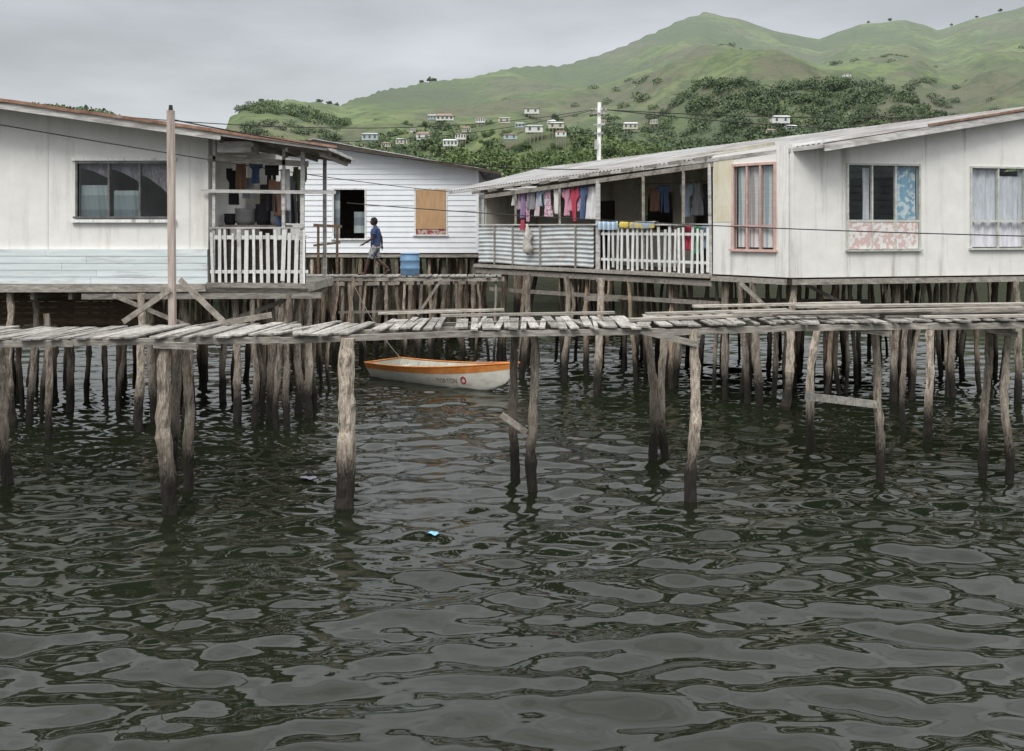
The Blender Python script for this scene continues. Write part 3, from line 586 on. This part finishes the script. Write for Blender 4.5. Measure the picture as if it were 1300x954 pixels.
# ================================================================= FRONT WALKWAY
Wk=thing('walkway',(0,16,0),'rickety grey plank walkway on crooked log piles','walkway','plank walkways over the water')
fpx=[(-12,14.1,2.52),(-5,14.3,2.57),(-2.2,14.9,2.57),(-1.9,15.2,2.60),(2.0,15.2,2.63),(4,15.3,2.68),(12,15.9,2.72)]
fy=lambda x:float(np.interp(x,[p[0] for p in fpx],[p[1] for p in fpx])); fz=lambda x:float(np.interp(x,[p[0] for p in fpx],[p[2] for p in fpx]))
b=MB(); x=-11.5
while x<11.8:
    w=random.choice([R(.05,.09),R(.09,.14),R(.14,.2)])
    if random.random()>.05:
        y0=fy(x)+R(-.06,.12)-(R(.1,.3) if random.random()<.08 else 0); y1=fy(x)+R(1.5,2.0); sk=R(-.05,.05)+(R(-.25,.25) if random.random()<.12 else 0)+(-.08 if x<-1.9 else .0); z=fz(x)+R(0,.012)
        b.beam((x+sk,y0,z+R(-.008,.012)),(x-sk,y1,z+R(-.008,.012)),w,.024,0,R(.1,1))
    x+=w+random.choice([.006,.015,R(.02,.07)])
b.build('deck',PLANK,Wk)
for off,h,c in ((.12,.09,.45),(1.0,.09,.3),(1.65,.09,.3)):
    b=MB(); x=-11.8
    while x<11.8:
        x2=x+R(2.4,3.6); b.beam((x,fy(x)+off+R(-.03,.03),fz(x)-.075+R(-.02,.02)),(x2,fy(x2)+off,fz(x2)-.075),.09,h,0,R(.3,.7)); x=x2-.25
    b.build('bearer',BEAM,Wk)
for px,wl,r in ((210,652,.15),(234,622,.11),(443,642,.18),(653,606,.10),(675,620,.11),(823,588,.10),(841,584,.095),(880,632,.115),(1037,574,.10),(1110,612,.10),(1183,560,.11),(1256,606,.09),(1280,612,.09),(4,612,.12),(-70,640,.13),(1345,600,.11),(60,560,.09),(358,545,.09),(1150,545,.08)):
    d=ZC*F/(wl-290); x=X(px,d); pile(Wk,x,d,fz(x)-.06,r*1.05,PILE,'post',lean=.09)
b=MB(); b.beam(P(1022,503,16.6),P(1114,514,16.2),.05,.12,0,.7); b.build('brace',PLANK,Wk)
b=MB(); b.beam(P(637,527,15.7),P(668,549,15.8),.05,.1,0,.7); b.build('brace',WOOD,Wk)
for a,c in (((812,420,15.3),(885,437,15.3)),((1085,417,15.6),(1128,424,15.6)),((1235,415,16),(1290,425,16)),((196,438,14.4),(250,440,14.4))):
    b=MB(); b.beam(P(*a),P(*c),.10,.09,0,.4); b.build('cross_beam',BEAM,Wk)
for i,(a,c,w) in enumerate([((800,399,16.0),(985,392,16.3),.22),((820,393,16.5),(1000,389,16.6),.18),((930,405,15.7),(1300,398,16.2),.2),((1010,397,16.3),(1330,390,16.5),.24),((1060,392,16.8),(1360,383,17.0),.2),((1130,388,17),(1290,382,17.1),.15),((560,409,16.0),(780,406,16.2),.12),((480,404,16.3),(640,405,16.4),.10),((1170,402,15.8),(1380,404,15.9),.16),((980,400,15.9),(1180,395,16.1),.14),((1040,390,16.7),(1220,388,16.4),.16),((880,398,16.7),(1090,392,16.9),.15),((1120,396,16.0),(1400,391,16.6),.2)]):
    pa,pc=P(*a),P(*c); pa.z=fz(pa.x)+.05+.045*(i%4); pc.z=fz(pc.x)+.06+.045*(i%4)
    b=MB(); b.beam(pa,pc,w,.04,0,R(.35,.95)); b.build('timber_plank',BEAM,None,label='loose grey timber plank lying on the walkway',category='plank',group='loose planks on the walkway')

Wb=thing('walkway',(-4.5,31,0),'narrow plank walkway on poles between the stilt houses','walkway','plank walkways over the water')
b=MB(); x=X(330,30)
while x<X(640,30):
    w=R(.12,.2); b.beam((x,29.9+R(-.1,.1),2.70),(x+R(-.05,.05),31.0,2.70),w,.04,0,R(.2,.9)); x+=w+.02
b.build('deck',PLANK,Wb)
b=MB()
for y,z in ((30,2.62),(30.9,2.62)): b.beam((X(330,30),y,z),(X(640,30),y,z-.02),.1,.10,0,R(.4,.8))
b.build('bearer',BEAM,Wb)
for k in range(28): pile(Wb,X(335+k*11.2,30.3)+R(-.15,.15),30.05+(k%2)*.85,2.6,R(.06,.105),PILE if k%2==0 else PILED,'post',lean=.15)
b=MB(); b.beam(P(560,356,29.9),P(530,400,29.9),.06,.08); b.beam(P(430,397,29.9),P(600,393,29.9),.05,.07); b.build('brace',WOOD,Wb)
Rl=thing('railing',(-6,31,2.7),'rough timber railing along the narrow walkway','railing')
b=MB()
for px in (404,428): b.beam(P(px,351,30.9),P(px,286,30.9),.07,.07,0,.6)
b.beam(P(398,286,30.9),P(434,288,30.9),.05,.09,0,.7); b.beam(P(398,312,30.9),P(432,308,30.9),.04,.07,0,.6); b.build('rail',BROWN,Rl)

# ================================================================= POLES + CABLES
Up=thing('utility_pole',(X(219,16.7),16.7,0),'slim weathered pinkish-brown pole standing at the walkway','pole')
b=MB(); x=X(219,16.5); b.beam((x,16.5,2.3),(x-.03,16.5,6.10),.105,.105,0,.5); b.build('shaft',mat('weathered_pink_brown_pole',(.30,.235,.20),(.56,.48,.43),3,.8,.4,(5,5,.5),dirt=(.16,.13,.11),damt=.7,dst=(6,6,.7)),Up)
pile(Up,x+.02,16.62,2.6,.12,PILE,'base_post',lean=.05)
b=MB(); b.beam(P(157,409,16.5),P(216,368,16.4),.05,.09,0,.6); b.beam(P(228,355,16.4),P(283,408,16.5),.05,.09,0,.6); b.beam(P(228,420,16.1),P(345,400,16.4),.05,.09,0,.5); b.build('brace',WOOD,Up)
b=MB(); b.tube([(x-.03,16.5,6.10),(x-.03,16.5,6.19)],[.04,.03],8); b.build('cap',BLK,Up)
Cp=thing('utility_pole',(X(760,40),40,0),'white painted power pole with short crossarm and insulators','pole')
xp=X(760,40); b=MB(); b.tube([(xp,40,2),(xp,40,5.5),(xp+.03,40,9.2)],[.10,.09,.075],10,0,.8); b.build('shaft',WHITEP,Cp)
for hw_,z in ((.32,8.75),(.24,8.3),(.18,7.95)): b=MB(); b.beam((xp-hw_,39.87,z),(xp+hw_,39.87,z),.055,.06,0,.2); b.build('crossarm',FASC,Cp)
POR=flat('porcelain',(.3,.28,.26),.3)
for dx in (-.28,-.13,.13,.28): b=MB(); b.tube([(xp+dx,39.87,8.785),(xp+dx,39.87,8.88),(xp+dx,39.87,8.96)],[.025,.055,.025],8); b.build('insulator',POR,Cp)
b=MB(); b.beam((xp-.13,39.8,7.3),(xp-.13,39.8,7.7),.10,.14,0,.3); b.build('meter_box',FASC,Cp)
def cable(a,c,sag,r=.013,lab='thin black power cable strung between the houses'):
    a=Vector(a);c=Vector(c); b=MB(); b.tube([a.lerp(c,t)-V(0,0,sag*4*t*(1-t)) for t in np.linspace(0,1,25)],r,5,0,.5); b.build('power_cable',BLK,None,True,label=lab,category='cable',group='power cables')
cable(P(-60,148,13),P(574,244,33),.10,.010)
cable(P(-60,125,22),(xp-.28,39.85,8.9),.7)
cable(P(218,152,16.5),P(760,215,28),.25)
cable(P(440,258,27),P(1440,303,19),.14,.012)
cable((xp+.28,39.85,8.9),P(1450,150,60),.8,.02)
cable((xp+.13,39.85,8.9),P(1450,130,60),.6,.02)
cable((xp-.13,39.85,8.9),P(420,180,36),.3)

# ================================================================= LAUNDRY AND GOODS
def garment(name,kind,p,e,w,h,m,label,cat='clothing',grp='laundry hung on the verandah'):
    e=Vector(e); nn_=V(e.y,-e.x,0); b=MB(); ph=R(0,6)
    def mk(u,v):
        x=u*2-1
        if kind=='shirt': 
            if v>.93 and abs(x)<.22: return False
            return abs(x)<.58 or v>.62+.28*(abs(x)-.58)-.0 
        if kind=='trousers': return v>.78 or (abs(x)>.06 and abs(x)<.7)
        if kind=='dress': return abs(x)<.45+.5*(1-v) and not(v>.93 and abs(x)<.2)
        return True
    b.grid(lambda u,v:Vector(p)+e*((u-.5)*w*(1-.18*math.sin(v*3+ph)*(1-v)))+V(0,0,-h*(1-v))+nn_*(.05*math.sin(ph+u*11+v*2)*(1.2-v)),18,18,0,R(.45,.6),mk)
    ob=b.build(name,m,None,True,label=label,category=cat,group=grp); 
    md=ob.modifiers.new('thick','SOLIDIFY'); md.thickness=.008
    return ob
cw=flat('white_cloth',(.72,.71,.71)); cp=flat('pink_cloth',(.62,.32,.41)); cr=flat('red_cloth',(.46,.06,.10)); cb=flat('blue_cloth',(.09,.13,.24)); cg=patt('floral_cloth',(.66,.60,.62),(.48,.22,.34),16); cpl=stripes('pink_stripe_cloth',[(.68,.50,.55),(.62,.60,.62)],14,2); ck=flat('black_cloth',(.03,.03,.035)); cy=flat('yellow_cloth',(.62,.47,.10)); cgr=flat('grey_cloth',(.3,.3,.32)); cgn=flat('olive_cloth',(.16,.18,.10)); cbr=flat('brown_cloth',(.22,.13,.09)); clb=flat('light_blue_cloth',(.34,.44,.54)); cpu=flat('purple_cloth',(.28,.19,.34))
items=[(650,'shirt',cw,'white shirt'),(655,'dress',cpl,'pale pink striped dress'),(661,'shirt',cpu,'purple shirt'),(666,'shirt',cg,'flowered blouse'),(672,'towel',cgr,'grey towel'),(677,'shirt',cpl,'pink striped shirt'),(683,'shirt',clb,'light blue shirt'),(688,'trousers',cw,'white trousers'),(694,'dress',cg,'flowered dress'),(700,'shirt',cbr,'brown shirt'),(705,'shirt',cw,'white top'),(711,'shirt',ck,'black shirt'),(716,'shirt',cp,'pink shirt'),(721,'dress',cp,'pink dress'),(727,'shirt',cr,'deep red shirt'),(732,'shirt',cg,'flowered top'),(738,'shirt',cb,'dark blue shirt'),(745,'towel',cw,'white cloth')]
for i,(px,k,m,l) in enumerate(items):
    t=tpx(px); p=K+e1*t-n1_*(.08+.08*(i%2)); garment({'shirt':'hanging_shirt','dress':'hanging_dress','trousers':'hanging_trousers','towel':'hanging_towel'}[k],k,(p.x,p.y,5.33+R(-.04,.03)),e1,R(.3,.42),R(.45,1.0),m,l+' hanging from the verandah clothes line')
cable(K+e1*tpx(648)-n1_*.12+V(0,0,5.37),K+e1*tpx(760)-n1_*.12+V(0,0,5.37),.02,.008,'thin clothes line stretched between verandah posts')
for px,k,m,l in ((775,'shirt',cgn,'olive shirt'),(788,'towel',cbr,'brown towel'),(800,'trousers',cb,'dark blue trousers'),(828,'shirt',clb,'light blue shirt'),(842,'dress',cgr,'grey dress'),(856,'shirt',ck,'black shirt'),(880,'towel',cb,'dark blue towel')):
    t=tpx(px); p=K+e1*t+inn*1.3; garment({'shirt':'hanging_shirt','dress':'hanging_dress','trousers':'hanging_trousers','towel':'hanging_towel'}[k],k,(p.x,p.y,5.35+R(-.08,.08)),e1,R(.35,.5),R(.6,1.0),m,l+' hanging deep inside the shaded verandah')
cable(K+e1*tpx(765)+inn*1.3+V(0,0,5.4),K+e1*tpx(895)+inn*1.3+V(0,0,5.4),.02,.008,'thin clothes line deep inside the verandah')
for px,m,l,w,h in ((873,cr,'red cloth',.28,.6),(884,flat('green_cloth',(.12,.30,.17)),'green cloth',.3,.7),(894,clb,'light blue cloth',.26,.55)):
    t=tpx(px); p=K+e1*t+inn*.05; garment('hanging_cloth','towel',(p.x,p.y,4.2),e1,w,h,m,l+' hanging behind the white pickets','cloth','cloths on the verandah railing')
for px,px2,m,l,h in ((764,790,stripes('blue_white_towel',[(.2,.33,.5),(.62,.64,.62),(.28,.42,.55)],9,0),'blue and white striped towel folded over the railing',.16),(792,804,cy,'yellow cloth folded over the railing',.10),(805,837,patt('blue_yellow_blanket',(.58,.45,.12),(.3,.36,.42),5),'yellow and blue patterned towel folded over the railing',.12)):
    t0,t1=tpx(px),tpx(px2); b=MB()
    prof=[(.17,-h),(.175,-.03),(.16,.045),(.09,.06),(0.01,.05),(-.0,-.02),(-.0,-h*.7)]
    b.grid(lambda u,v:(lambda pr:K+e1*(t0+(t1-t0)*u)+n1_*(pr[0]+.008*math.sin(u*14))+V(0,0,4.27+pr[1]+.006*math.sin(u*8)))(( float(np.interp(v*6,range(7),[q[0] for q in prof])),float(np.interp(v*6,range(7),[q[1] for q in prof])))),16,12)
    b.build('draped_towel',m,None,True,label=l,category='towel',group='cloths on the verandah railing')
p=K+e1*tpx(678)+n1_*.26; b=MB()
b.tube([(p.x,p.y,4.28),(p.x,p.y,4.15),(p.x+.04,p.y,3.95),(p.x-.02,p.y,3.75),(p.x+.05,p.y,3.55),(p.x,p.y,3.42),(p.x-.03,p.y,3.38)],[.02,.05,.12,.11,.17,.13,.04],12,wob=.28); b.build('plastic_bag',flat('dirty_grey_plastic',(.50,.47,.42),.4,.3,9),None,True,label='crumpled dirty grey bag hanging on the cladding',category='bag')
p=K+e1*tpx(670)+n1_*.2; garment('hanging_cloth','towel',(p.x,p.y,4.4),e1,.15,.3,cr,'small red cloth hanging over the verandah railing','cloth')
for px,k,m,l,w,h,py in ((297,'shirt',ck,'black shirt',.35,.8,214),(306,'towel',cbr,'brown cloth',.22,.6,208),(315,'towel',cgr,'grey cloth',.25,.45,226),(325,'shirt',cb,'navy shirt',.3,.5,204),(345,'trousers',ck,'black trousers',.3,1.0,210),(353,'shirt',cbr,'brown shirt',.4,.8,228),(362,'towel',cw,'white cloth',.2,.9,215),(369,'dress',cgr,'grey dress',.35,1.1,220),(376,'trousers',ck,'black trousers',.3,.9,232),(381,'shirt',cgn,'olive shirt',.3,1.0,212),(357,'shirt',cb,'dark blue shirt',.3,.7,246)):
    garment('hanging_'+('cloth' if k=='towel' else k),k,P(px,py,21.6+R(-.2,.3)),(1,0,0),w,h,m,l+' hanging inside the porch',grp='washing hung in the porch')
Tb=thing('porch_table',P(320,280,22),'low wooden table holding pots on the porch','table')
tx=X(322,22); tzp=4.22
b=MB(); b.box((tx-.75,21.7,tzp-.05),(tx+.75,22.5,tzp)); b.build('table_top',WOOD,Tb)
for dx in (-.68,.68):
    for y in (21.75,22.42): b=MB(); b.box((tx+dx-.03,y,3.0),(tx+dx+.03,y+.06,tzp-.052)); b.build('leg',WOOD,Tb)
al=flat('dull_aluminium',(.25,.25,.25),.4); 
for px,r,h,m,l in ((292,.13,.25,ck,'black cooking pot on the porch table'),(312,.24,.36,al,'large dull metal pot on the porch table'),(334,.17,.46,ck,'dark kettle-shaped pot on the porch table'),(350,.12,.30,cgr,'small grey pot on the porch table')): 
    p=P(px,283,22); b=MB(); q=V(p.x,22.0,tzp+.003); b.tube([q,q+V(0,0,h*.3),q+V(0,0,h*.8),q+V(0,0,h)],[r*.75,r,r*.95,r],14); b.build('cooking_pot',m,None,True,label=l,category='pot',group='pots on the porch table')

Dr=thing('blue_drum',(X(520,30.2),30.2,2.72),'blue plastic drum standing on the narrow walkway','drum')
cx=X(520,30.2); BLUD=mat('blue_plastic',(.12,.24,.40),(.19,.33,.50),3,.45,.05,dirt=(.2,.22,.22),damt=.4)
b=MB(); b.tube([(cx,30.3,z) for z in (2.72,2.75,2.9,2.92,2.96,2.98,3.14,3.16,3.2,3.22,3.34,3.36)],[.26,.29,.29,.305,.305,.29,.29,.305,.305,.29,.28,.265],20,0,.5); b.build('drum_body',BLUD,Dr,True)
b=MB(); b.tube([(cx,30.3,z) for z in (3.355,3.39,3.40)],[.295,.295,.24],20,0,.4); b.build('rim',BLUD,Dr,True)

def litter(px,py,w,m,l):
    d=ZC*F/(py-290); b=MB(); ph=R(0,6)
    b.grid(lambda u,v:V(X(px,d)+(u-.5)*w+.03*math.sin(v*5+ph),d+(v-.5)*w*.7,.045+.02*math.sin(u*7+ph)*math.cos(v*5)),8,8,0,.5,lambda u,v:(u-.5)**2+(v-.5)**2<.22+.05*math.sin(9*u+ph)); b.build('floating_litter',m,None,True,label=l,category='litter',group='litter floating on the water')
litter(551,681,.16,flat('light_blue_plastic',(.2,.45,.65),.4),'crumpled light blue plastic floating on the water')
litter(390,610,.26,flat('lilac_plastic',(.20,.19,.25),.4),'dull lilac plastic sheet floating on the water')

# ================================================================= BOAT
s0=V(X(486,28.1),28.1,0); bw=V(X(640,25.2),25.2,0); ax=(bw-s0).normalized(); Lb=(bw-s0).length; sd=V(ax.y,-ax.x,0)
if sd.y>0: sd=-sd
Bt=thing('rowing_boat',tuple((s0+bw)/2),'worn cream-white dinghy with orange rim moored under the walkway','boat')
def hw(a): return .80*(1-max(0,a)**2.4)**.95*(.84+.16*math.sin(min(1,a*1.6)*math.pi/2))+.012
def zg(a): return .42+.36*a**2.4
def zk(a): return -.16+.36*max(0,(a-.7)/.3)**2
def hull(a,v,side,off=0,k=1):
    w=hw(a)*k*(v**.5)+off; z=zk(a)+(zg(a)-zk(a))*v**1.25
    return s0+ax*(a*Lb+.50*v*a**6)+sd*side*w+V(0,0,z)
HUL=mat('worn_cream_hull_paint',(.66,.64,.56),(.80,.78,.70),4,.5,.05,dirt=(.28,.24,.16),damt=.65,dst=(2,2,5),dthr=.50); ORG=mat('orange_paint',(.62,.19,.04),(.78,.31,.08),4,.5,.05,dirt=(.40,.26,.14),damt=.5)
b=MB()
for sg in (1,-1):
    b.grid(lambda u,v:hull(u,max(.0,v),sg),40,16,0,.6)
b.grid(lambda u,v:(hull(0,v,1)*(1-u)+hull(0,v,-1)*u),6,10,0,.5)
b.build('hull',HUL,Bt,True)
b=MB()
for sg in (1,-1): b.grid(lambda u,v:hull(u,.80+.19*v,sg,.006),40,3,0,.6)
b.grid(lambda u,v:(hull(0,.80+.19*v,1)*(1-u)+hull(0,.80+.19*v,-1)*u)-ax*.006,6,2,0,.6)
b.build('stripe',ORG,Bt,True)
b=MB()
for sg in (1,-1): b.tube([hull(a,1,sg)+V(0,0,.012) for a in np.linspace(0,1,30)],.022,6,0,.5)
b.tube([hull(0,1,1)+V(0,0,.012),hull(0,1,-1)+V(0,0,.012)],.022,6,0,.5); b.build('gunwale',ORG,Bt,True)
INN=mat('yellowish_grey_boat_interior',(.42,.42,.36),(.64,.63,.54),4,.7,.2,dirt=(.18,.16,.12),damt=.7,dst=(2,2,2))
b=MB()
for sg in (1,-1): b.grid(lambda u,v:hull(.008+.97*u,.25+.74*v,sg,-.035),40,8,0,.5)
b.grid(lambda u,v:(hull(.02+.9*u,.36,1,-.03)*(1-v)+hull(.02+.9*u,.36,-1,-.03)*v),30,4,0,.35)
b.grid(lambda u,v:(hull(0.01,.25+.74*v,1,-.03)*(1-u)+hull(0.01,.25+.74*v,-1,-.03)*u)+ax*.02,6,6,0,.5)
b.build('inner_lining',INN,Bt,True)
for a in (.12,.38,.62):
    b=MB(); p=hull(a,.78,1,-.03);q=hull(a,.78,-1,-.03); b.beam(p,q,.22,.035,0,.7); b.build('bench',INN,Bt)
b=MB(); b.grid(lambda u,v:(hull(.86+.135*u,.97,1,-.01)*(1-v)+hull(.86+.135*u,.97,-1,-.01)*v),8,4,0,.5); b.build('bow_deck',HUL,Bt)
b=MB()
for a in np.arange(.08,.9,.09):
    for sg in (1,-1): b.tube([hull(a,v,sg,-.05) for v in (.3,.5,.7,.95)],.018,5,0,.6)
b.build('ribs',INN,Bt)
cu=bpy.data.curves.new('t','FONT'); cu.body='TORTON'; cu.size=.14; cu.space_character=1.08; to=bpy.data.objects.new('t',cu); COL.objects.link(to); bpy.context.view_layer.update()
dg=bpy.context.evaluated_depsgraph_get(); tm=bpy.data.meshes.new_from_object(to.evaluated_get(dg)); bpy.data.objects.remove(to)
a0=.57
def onhull(x,y,off=.012): 
    a=a0+x/Lb; return hull(a,.48+y/.62,1,off)
for v in tm.vertices: v.co=onhull(v.co.x,v.co.y)
tm.materials.clear(); tm.materials.append(flat('faded_dark_lettering',(.22,.17,.16))); to=bpy.data.objects.new('lettering',tm); COL.objects.link(to); to.parent=Bt; to.matrix_parent_inverse=Matrix.Translation(-Bt.location)
to['label']='faded dark painted name lettering on the hull'
b=MB(); ring=[(.79+.08*math.cos(k*math.pi/12),.06+.08*math.sin(k*math.pi/12)) for k in range(24)]; ri=[(.79+.045*math.cos(k*math.pi/12),.06+.045*math.sin(k*math.pi/12)) for k in range(24)]
b.add([onhull(*p_) for p_ in ring]+[onhull(*p_) for p_ in ri],[(k,(k+1)%24,24+(k+1)%24,24+k) for k in range(24)],0,.5); b.build('emblem',RED,Bt)
b=MB(); pb=hull(1,.9,1); b.tube([pb.lerp(V(X(664,24.6),24.6,2.2),t)-V(0,0,.25*4*t*(1-t)*.5) for t in np.linspace(0,1,10)],.012,5,0,.5); b.build('mooring_rope',WOOD,None,label='slack mooring rope tied to the boat bow',category='rope')
b=MB(); b.tube([hull(0,1,-1).lerp(V(X(446,30),30,2.6),t)-V(0,0,.2*4*t*(1-t)) for t in np.linspace(0,1,10)],.012,5,0,.5); b.build('mooring_rope',WOOD,None,label='slack mooring rope tied to the boat stern',category='rope')

# ================================================================= PERSON
PX0=X(478,30.5); PZ=2.722
def q(x,y,z): return V(PX0-x*1.03,30.3-y*1.03,PZ+z*1.03)
SK=flat('dark_brown_skin',(.13,.07,.048),.5); SH=flat('blue_tshirt',(.07,.11,.24)); ST=patt('floral_shorts',(.18,.2,.25),(.62,.62,.60),16); HA=flat('black_hair',(.012,.01,.009))
Pe=thing('person',(PX0,30.3,PZ),'person walking in blue T-shirt and light patterned shorts','person')
b=MB()
b.tube([q(0,0,.80),q(0,0,.95),q(.0,0,1.1),q(.01,0,1.25),q(.0,0,1.36),q(.01,0,1.42),q(.03,0,1.50)],[.13,.125,.115,.13,.12,.055,.055],14,sq=.85)
b.tube([q(0,-.17,1.36),q(0,0,1.38),q(0,.17,1.36)],[.055,.075,.055],10)
def leg(y,kn,an,toe,lift=0):
    b.tube([q(0,y,.9),q(0,y,.84),q(kn[0]*.5,y,(.84+kn[1])/2),q(kn[0],y,kn[1]),q((kn[0]*.6+an[0]*.4),y,kn[1]*.6+an[1]*.4),q(an[0],y,an[1])],[.09,.09,.075,.055,.055,.036],12)
    b.tube([q(an[0]-.04,y,an[1]-.03),q(an[0]+.04,y,(an[1]+toe[1])/2),q(toe[0]-.03,y,toe[1]+.01),q(toe[0]+.02,y,toe[1])],[.034,.036,.032,.02],10)
leg(.09,(.19,.49),(.31,.07),(.49,.025)); leg(-.09,(-.04,.46),(-.36,.19),(-.26,.03))
def arm(y,el,wr):
    s=1 if y>0 else -1
    b.tube([q(0,y*.9,1.37),q(el[0]*.5,y+.02*s,(1.36+el[1])/2),q(el[0],y+.03*s,el[1]),q((el[0]+wr[0])/2,y+.03*s,(el[1]+wr[1])/2),q(wr[0],y+.02*s,wr[1])],[.05,.046,.038,.036,.025],10)
    d=V(wr[0]-el[0],0,wr[1]-el[1]).normalized(); c=lambda k,off,dn=0:q(wr[0]+d.x*k+dn,y+.02*s+off,wr[1]+d.z*k)
    b.tube([c(0,0),c(.05,0),c(.09,0)],[.024,.032,.03],8)
    for i,(off,l) in enumerate(((-.027,.07),(-.009,.08),(.009,.075),(.027,.06))): b.tube([c(.08,off),c(.08+l*.5,off,.005),c(.08+l,off,.022)],[.0095,.009,.007],6)
    b.tube([c(.02,-.0,.02),c(.05,-.0,.05),c(.08,0,.058)],[.011,.01,.008],6)
arm(.2,(.06,1.09),(.30,.94)); arm(-.2,(-.14,1.12),(-.16,.87))
hc=(.06,0,1.575)
b.ell(q(*hc),(.098,.078,.118),16,12); b.ell(q(.085,0,1.515),(.06,.052,.05),10,8)
b.tube([q(.145,0,1.60),q(.168,0,1.565),q(.155,0,1.552)],[.01,.016,.012],6)
b.tube([q(.135,-.02,1.525),q(.15,0,1.525),q(.135,.02,1.525)],[.008,.012,.008],6)
for s_ in (1,-1): b.ell(q(.05,.08*s_,1.57),(.02,.012,.032),8,6)
ob=b.build('body',SK,Pe,True); md=ob.modifiers.new('merge','REMESH'); md.mode='VOXEL'; md.voxel_size=.0075; md.use_smooth_shade=True
ob.modifiers.new('soft','SMOOTH').iterations=2
ey=flat('eye_white',(.6,.6,.58),.3); 
for s_ in (1,-1): b=MB(); b.ell(q(.142,.032*s_,1.585),(.011,.013,.009),8,6); b.build('eye',ey,Pe,True)
b=MB(); b.grid(lambda u,v:(lambda th,ph:q(hc[0]-.014+.108*math.cos(th)*math.sin(ph)*(1+.04*math.sin(9*th+7*ph)),.09*math.sin(th)*math.sin(ph),hc[2]+.012+.128*math.cos(ph)))(2*math.pi*u,(.5+.22*(1-math.cos(2*math.pi*u))/2)*math.pi*v*(.72 if math.cos(2*math.pi*u)>.5 else 1)),24,12); b.build('hair',HA,Pe,True)
b=MB()
b.tube([q(0,0,.86),q(0,0,.95),q(0,0,1.1),q(.01,0,1.25),q(0,0,1.36),q(.01,0,1.41)],[.16,.155,.145,.155,.135,.07],16,sq=.95)
b.tube([q(0,-.17,1.365),q(0,0,1.385),q(0,.17,1.365)],[.066,.085,.066],10)
for s_,el in ((1,(.06,1.09)),(-1,(-.14,1.12))): b.tube([q(0,.17*s_,1.37),q(el[0]*.3,.2*s_,1.3),q(el[0]*.6,.225*s_,1.19)],[.066,.066,.068],12)
ob=b.build('tshirt',SH,Pe,True); md=ob.modifiers.new('merge','REMESH'); md.mode='VOXEL'; md.voxel_size=.012; md.use_smooth_shade=True
b=MB(); b.tube([q(0,0,.76),q(0,0,.82),q(0,0,.92)],[.14,.15,.14],16)
for y,kn in ((.09,(.19,.49)),(-.09,(-.04,.46))): b.tube([q(0,y,.86),q(kn[0]*.4,y,.70),q(kn[0]*.86,y,.50)],[.11,.105,.105],12)
ob=b.build('shorts',ST,Pe,True); md=ob.modifiers.new('merge','REMESH'); md.mode='VOXEL'; md.voxel_size=.012; md.use_smooth_shade=True

# ================================================================= LIGHT, WORLD, CAMERA
w=bpy.data.worlds.new('World'); sc.world=w; w.use_nodes=True; nt=w.node_tree; N=nt.nodes; L=nt.links; bg=N['Background']
sky=N.new('ShaderNodeTexSky'); sky.sky_type='NISHITA'; sky.sun_disc=False; sky.sun_elevation=math.radians(50); sky.sun_rotation=math.radians(200)
tc=N.new('ShaderNodeTexCoord'); sx=N.new('ShaderNodeSeparateXYZ'); L.new(tc.outputs['Generated'],sx.inputs[0])
r=N.new('ShaderNodeValToRGB'); L.new(sx.outputs[2],r.inputs[0])
els=[(0,(.78,.81,.84)),(.10,(.66,.69,.72)),(.22,(.56,.59,.62)),(.42,(1.4,1.43,1.46)),(1,(2.5,2.53,2.55))]
while len(r.color_ramp.elements)<len(els): r.color_ramp.elements.new(.5)
for i,(p,c) in enumerate(els): r.color_ramp.elements[i].position=p; r.color_ramp.elements[i].color=(*c,1)
mp=N.new('ShaderNodeMapping'); mp.inputs['Scale'].default_value=(1.3,1.3,5); L.new(tc.outputs['Generated'],mp.inputs[0]); n=N.new('ShaderNodeTexNoise'); n.inputs['Scale'].default_value=1.9; n.inputs['Detail'].default_value=5; n.inputs['Roughness'].default_value=.5; L.new(mp.outputs[0],n.inputs[0])
m1=N.new('ShaderNodeMapRange'); L.new(n.outputs[0],m1.inputs[0]); m1.inputs[1].default_value=.3; m1.inputs[2].default_value=.7; m1.inputs[3].default_value=.70; m1.inputs[4].default_value=1.22
vm=N.new('ShaderNodeVectorMath'); vm.operation='SCALE'; L.new(r.outputs[0],vm.inputs[0]); L.new(m1.outputs[0],vm.inputs['Scale'])
v2=N.new('ShaderNodeVectorMath'); v2.operation='SCALE'; L.new(sky.outputs[0],v2.inputs[0]); v2.inputs['Scale'].default_value=.08
mx=N.new('ShaderNodeMix'); mx.data_type='RGBA'; mx.inputs[0].default_value=.93; L.new(v2.outputs[0],mx.inputs[6]); L.new(vm.outputs[0],mx.inputs[7]); L.new(mx.outputs[2],bg.inputs[0]); bg.inputs[1].default_value=1.0
su=bpy.data.lights.new('sun','SUN'); su.energy=1.5; su.angle=math.radians(20); su.color=(1,.97,.92); so=bpy.data.objects.new('sun',su); COL.objects.link(so)
dirv=V(.35,1,-1.15); so.rotation_euler=dirv.to_track_quat('-Z','Y').to_euler(); so.location=(0,0,30)
ca=bpy.data.cameras.new('camera'); ca.lens=35; ca.sensor_width=36; ca.shift_y=-187/1300; ca.clip_end=6000; ca.clip_start=.1
co=bpy.data.objects.new('camera',ca); COL.objects.link(co); co.location=(0,0,ZC); co.rotation_euler=(math.pi/2,0,0); sc.camera=co
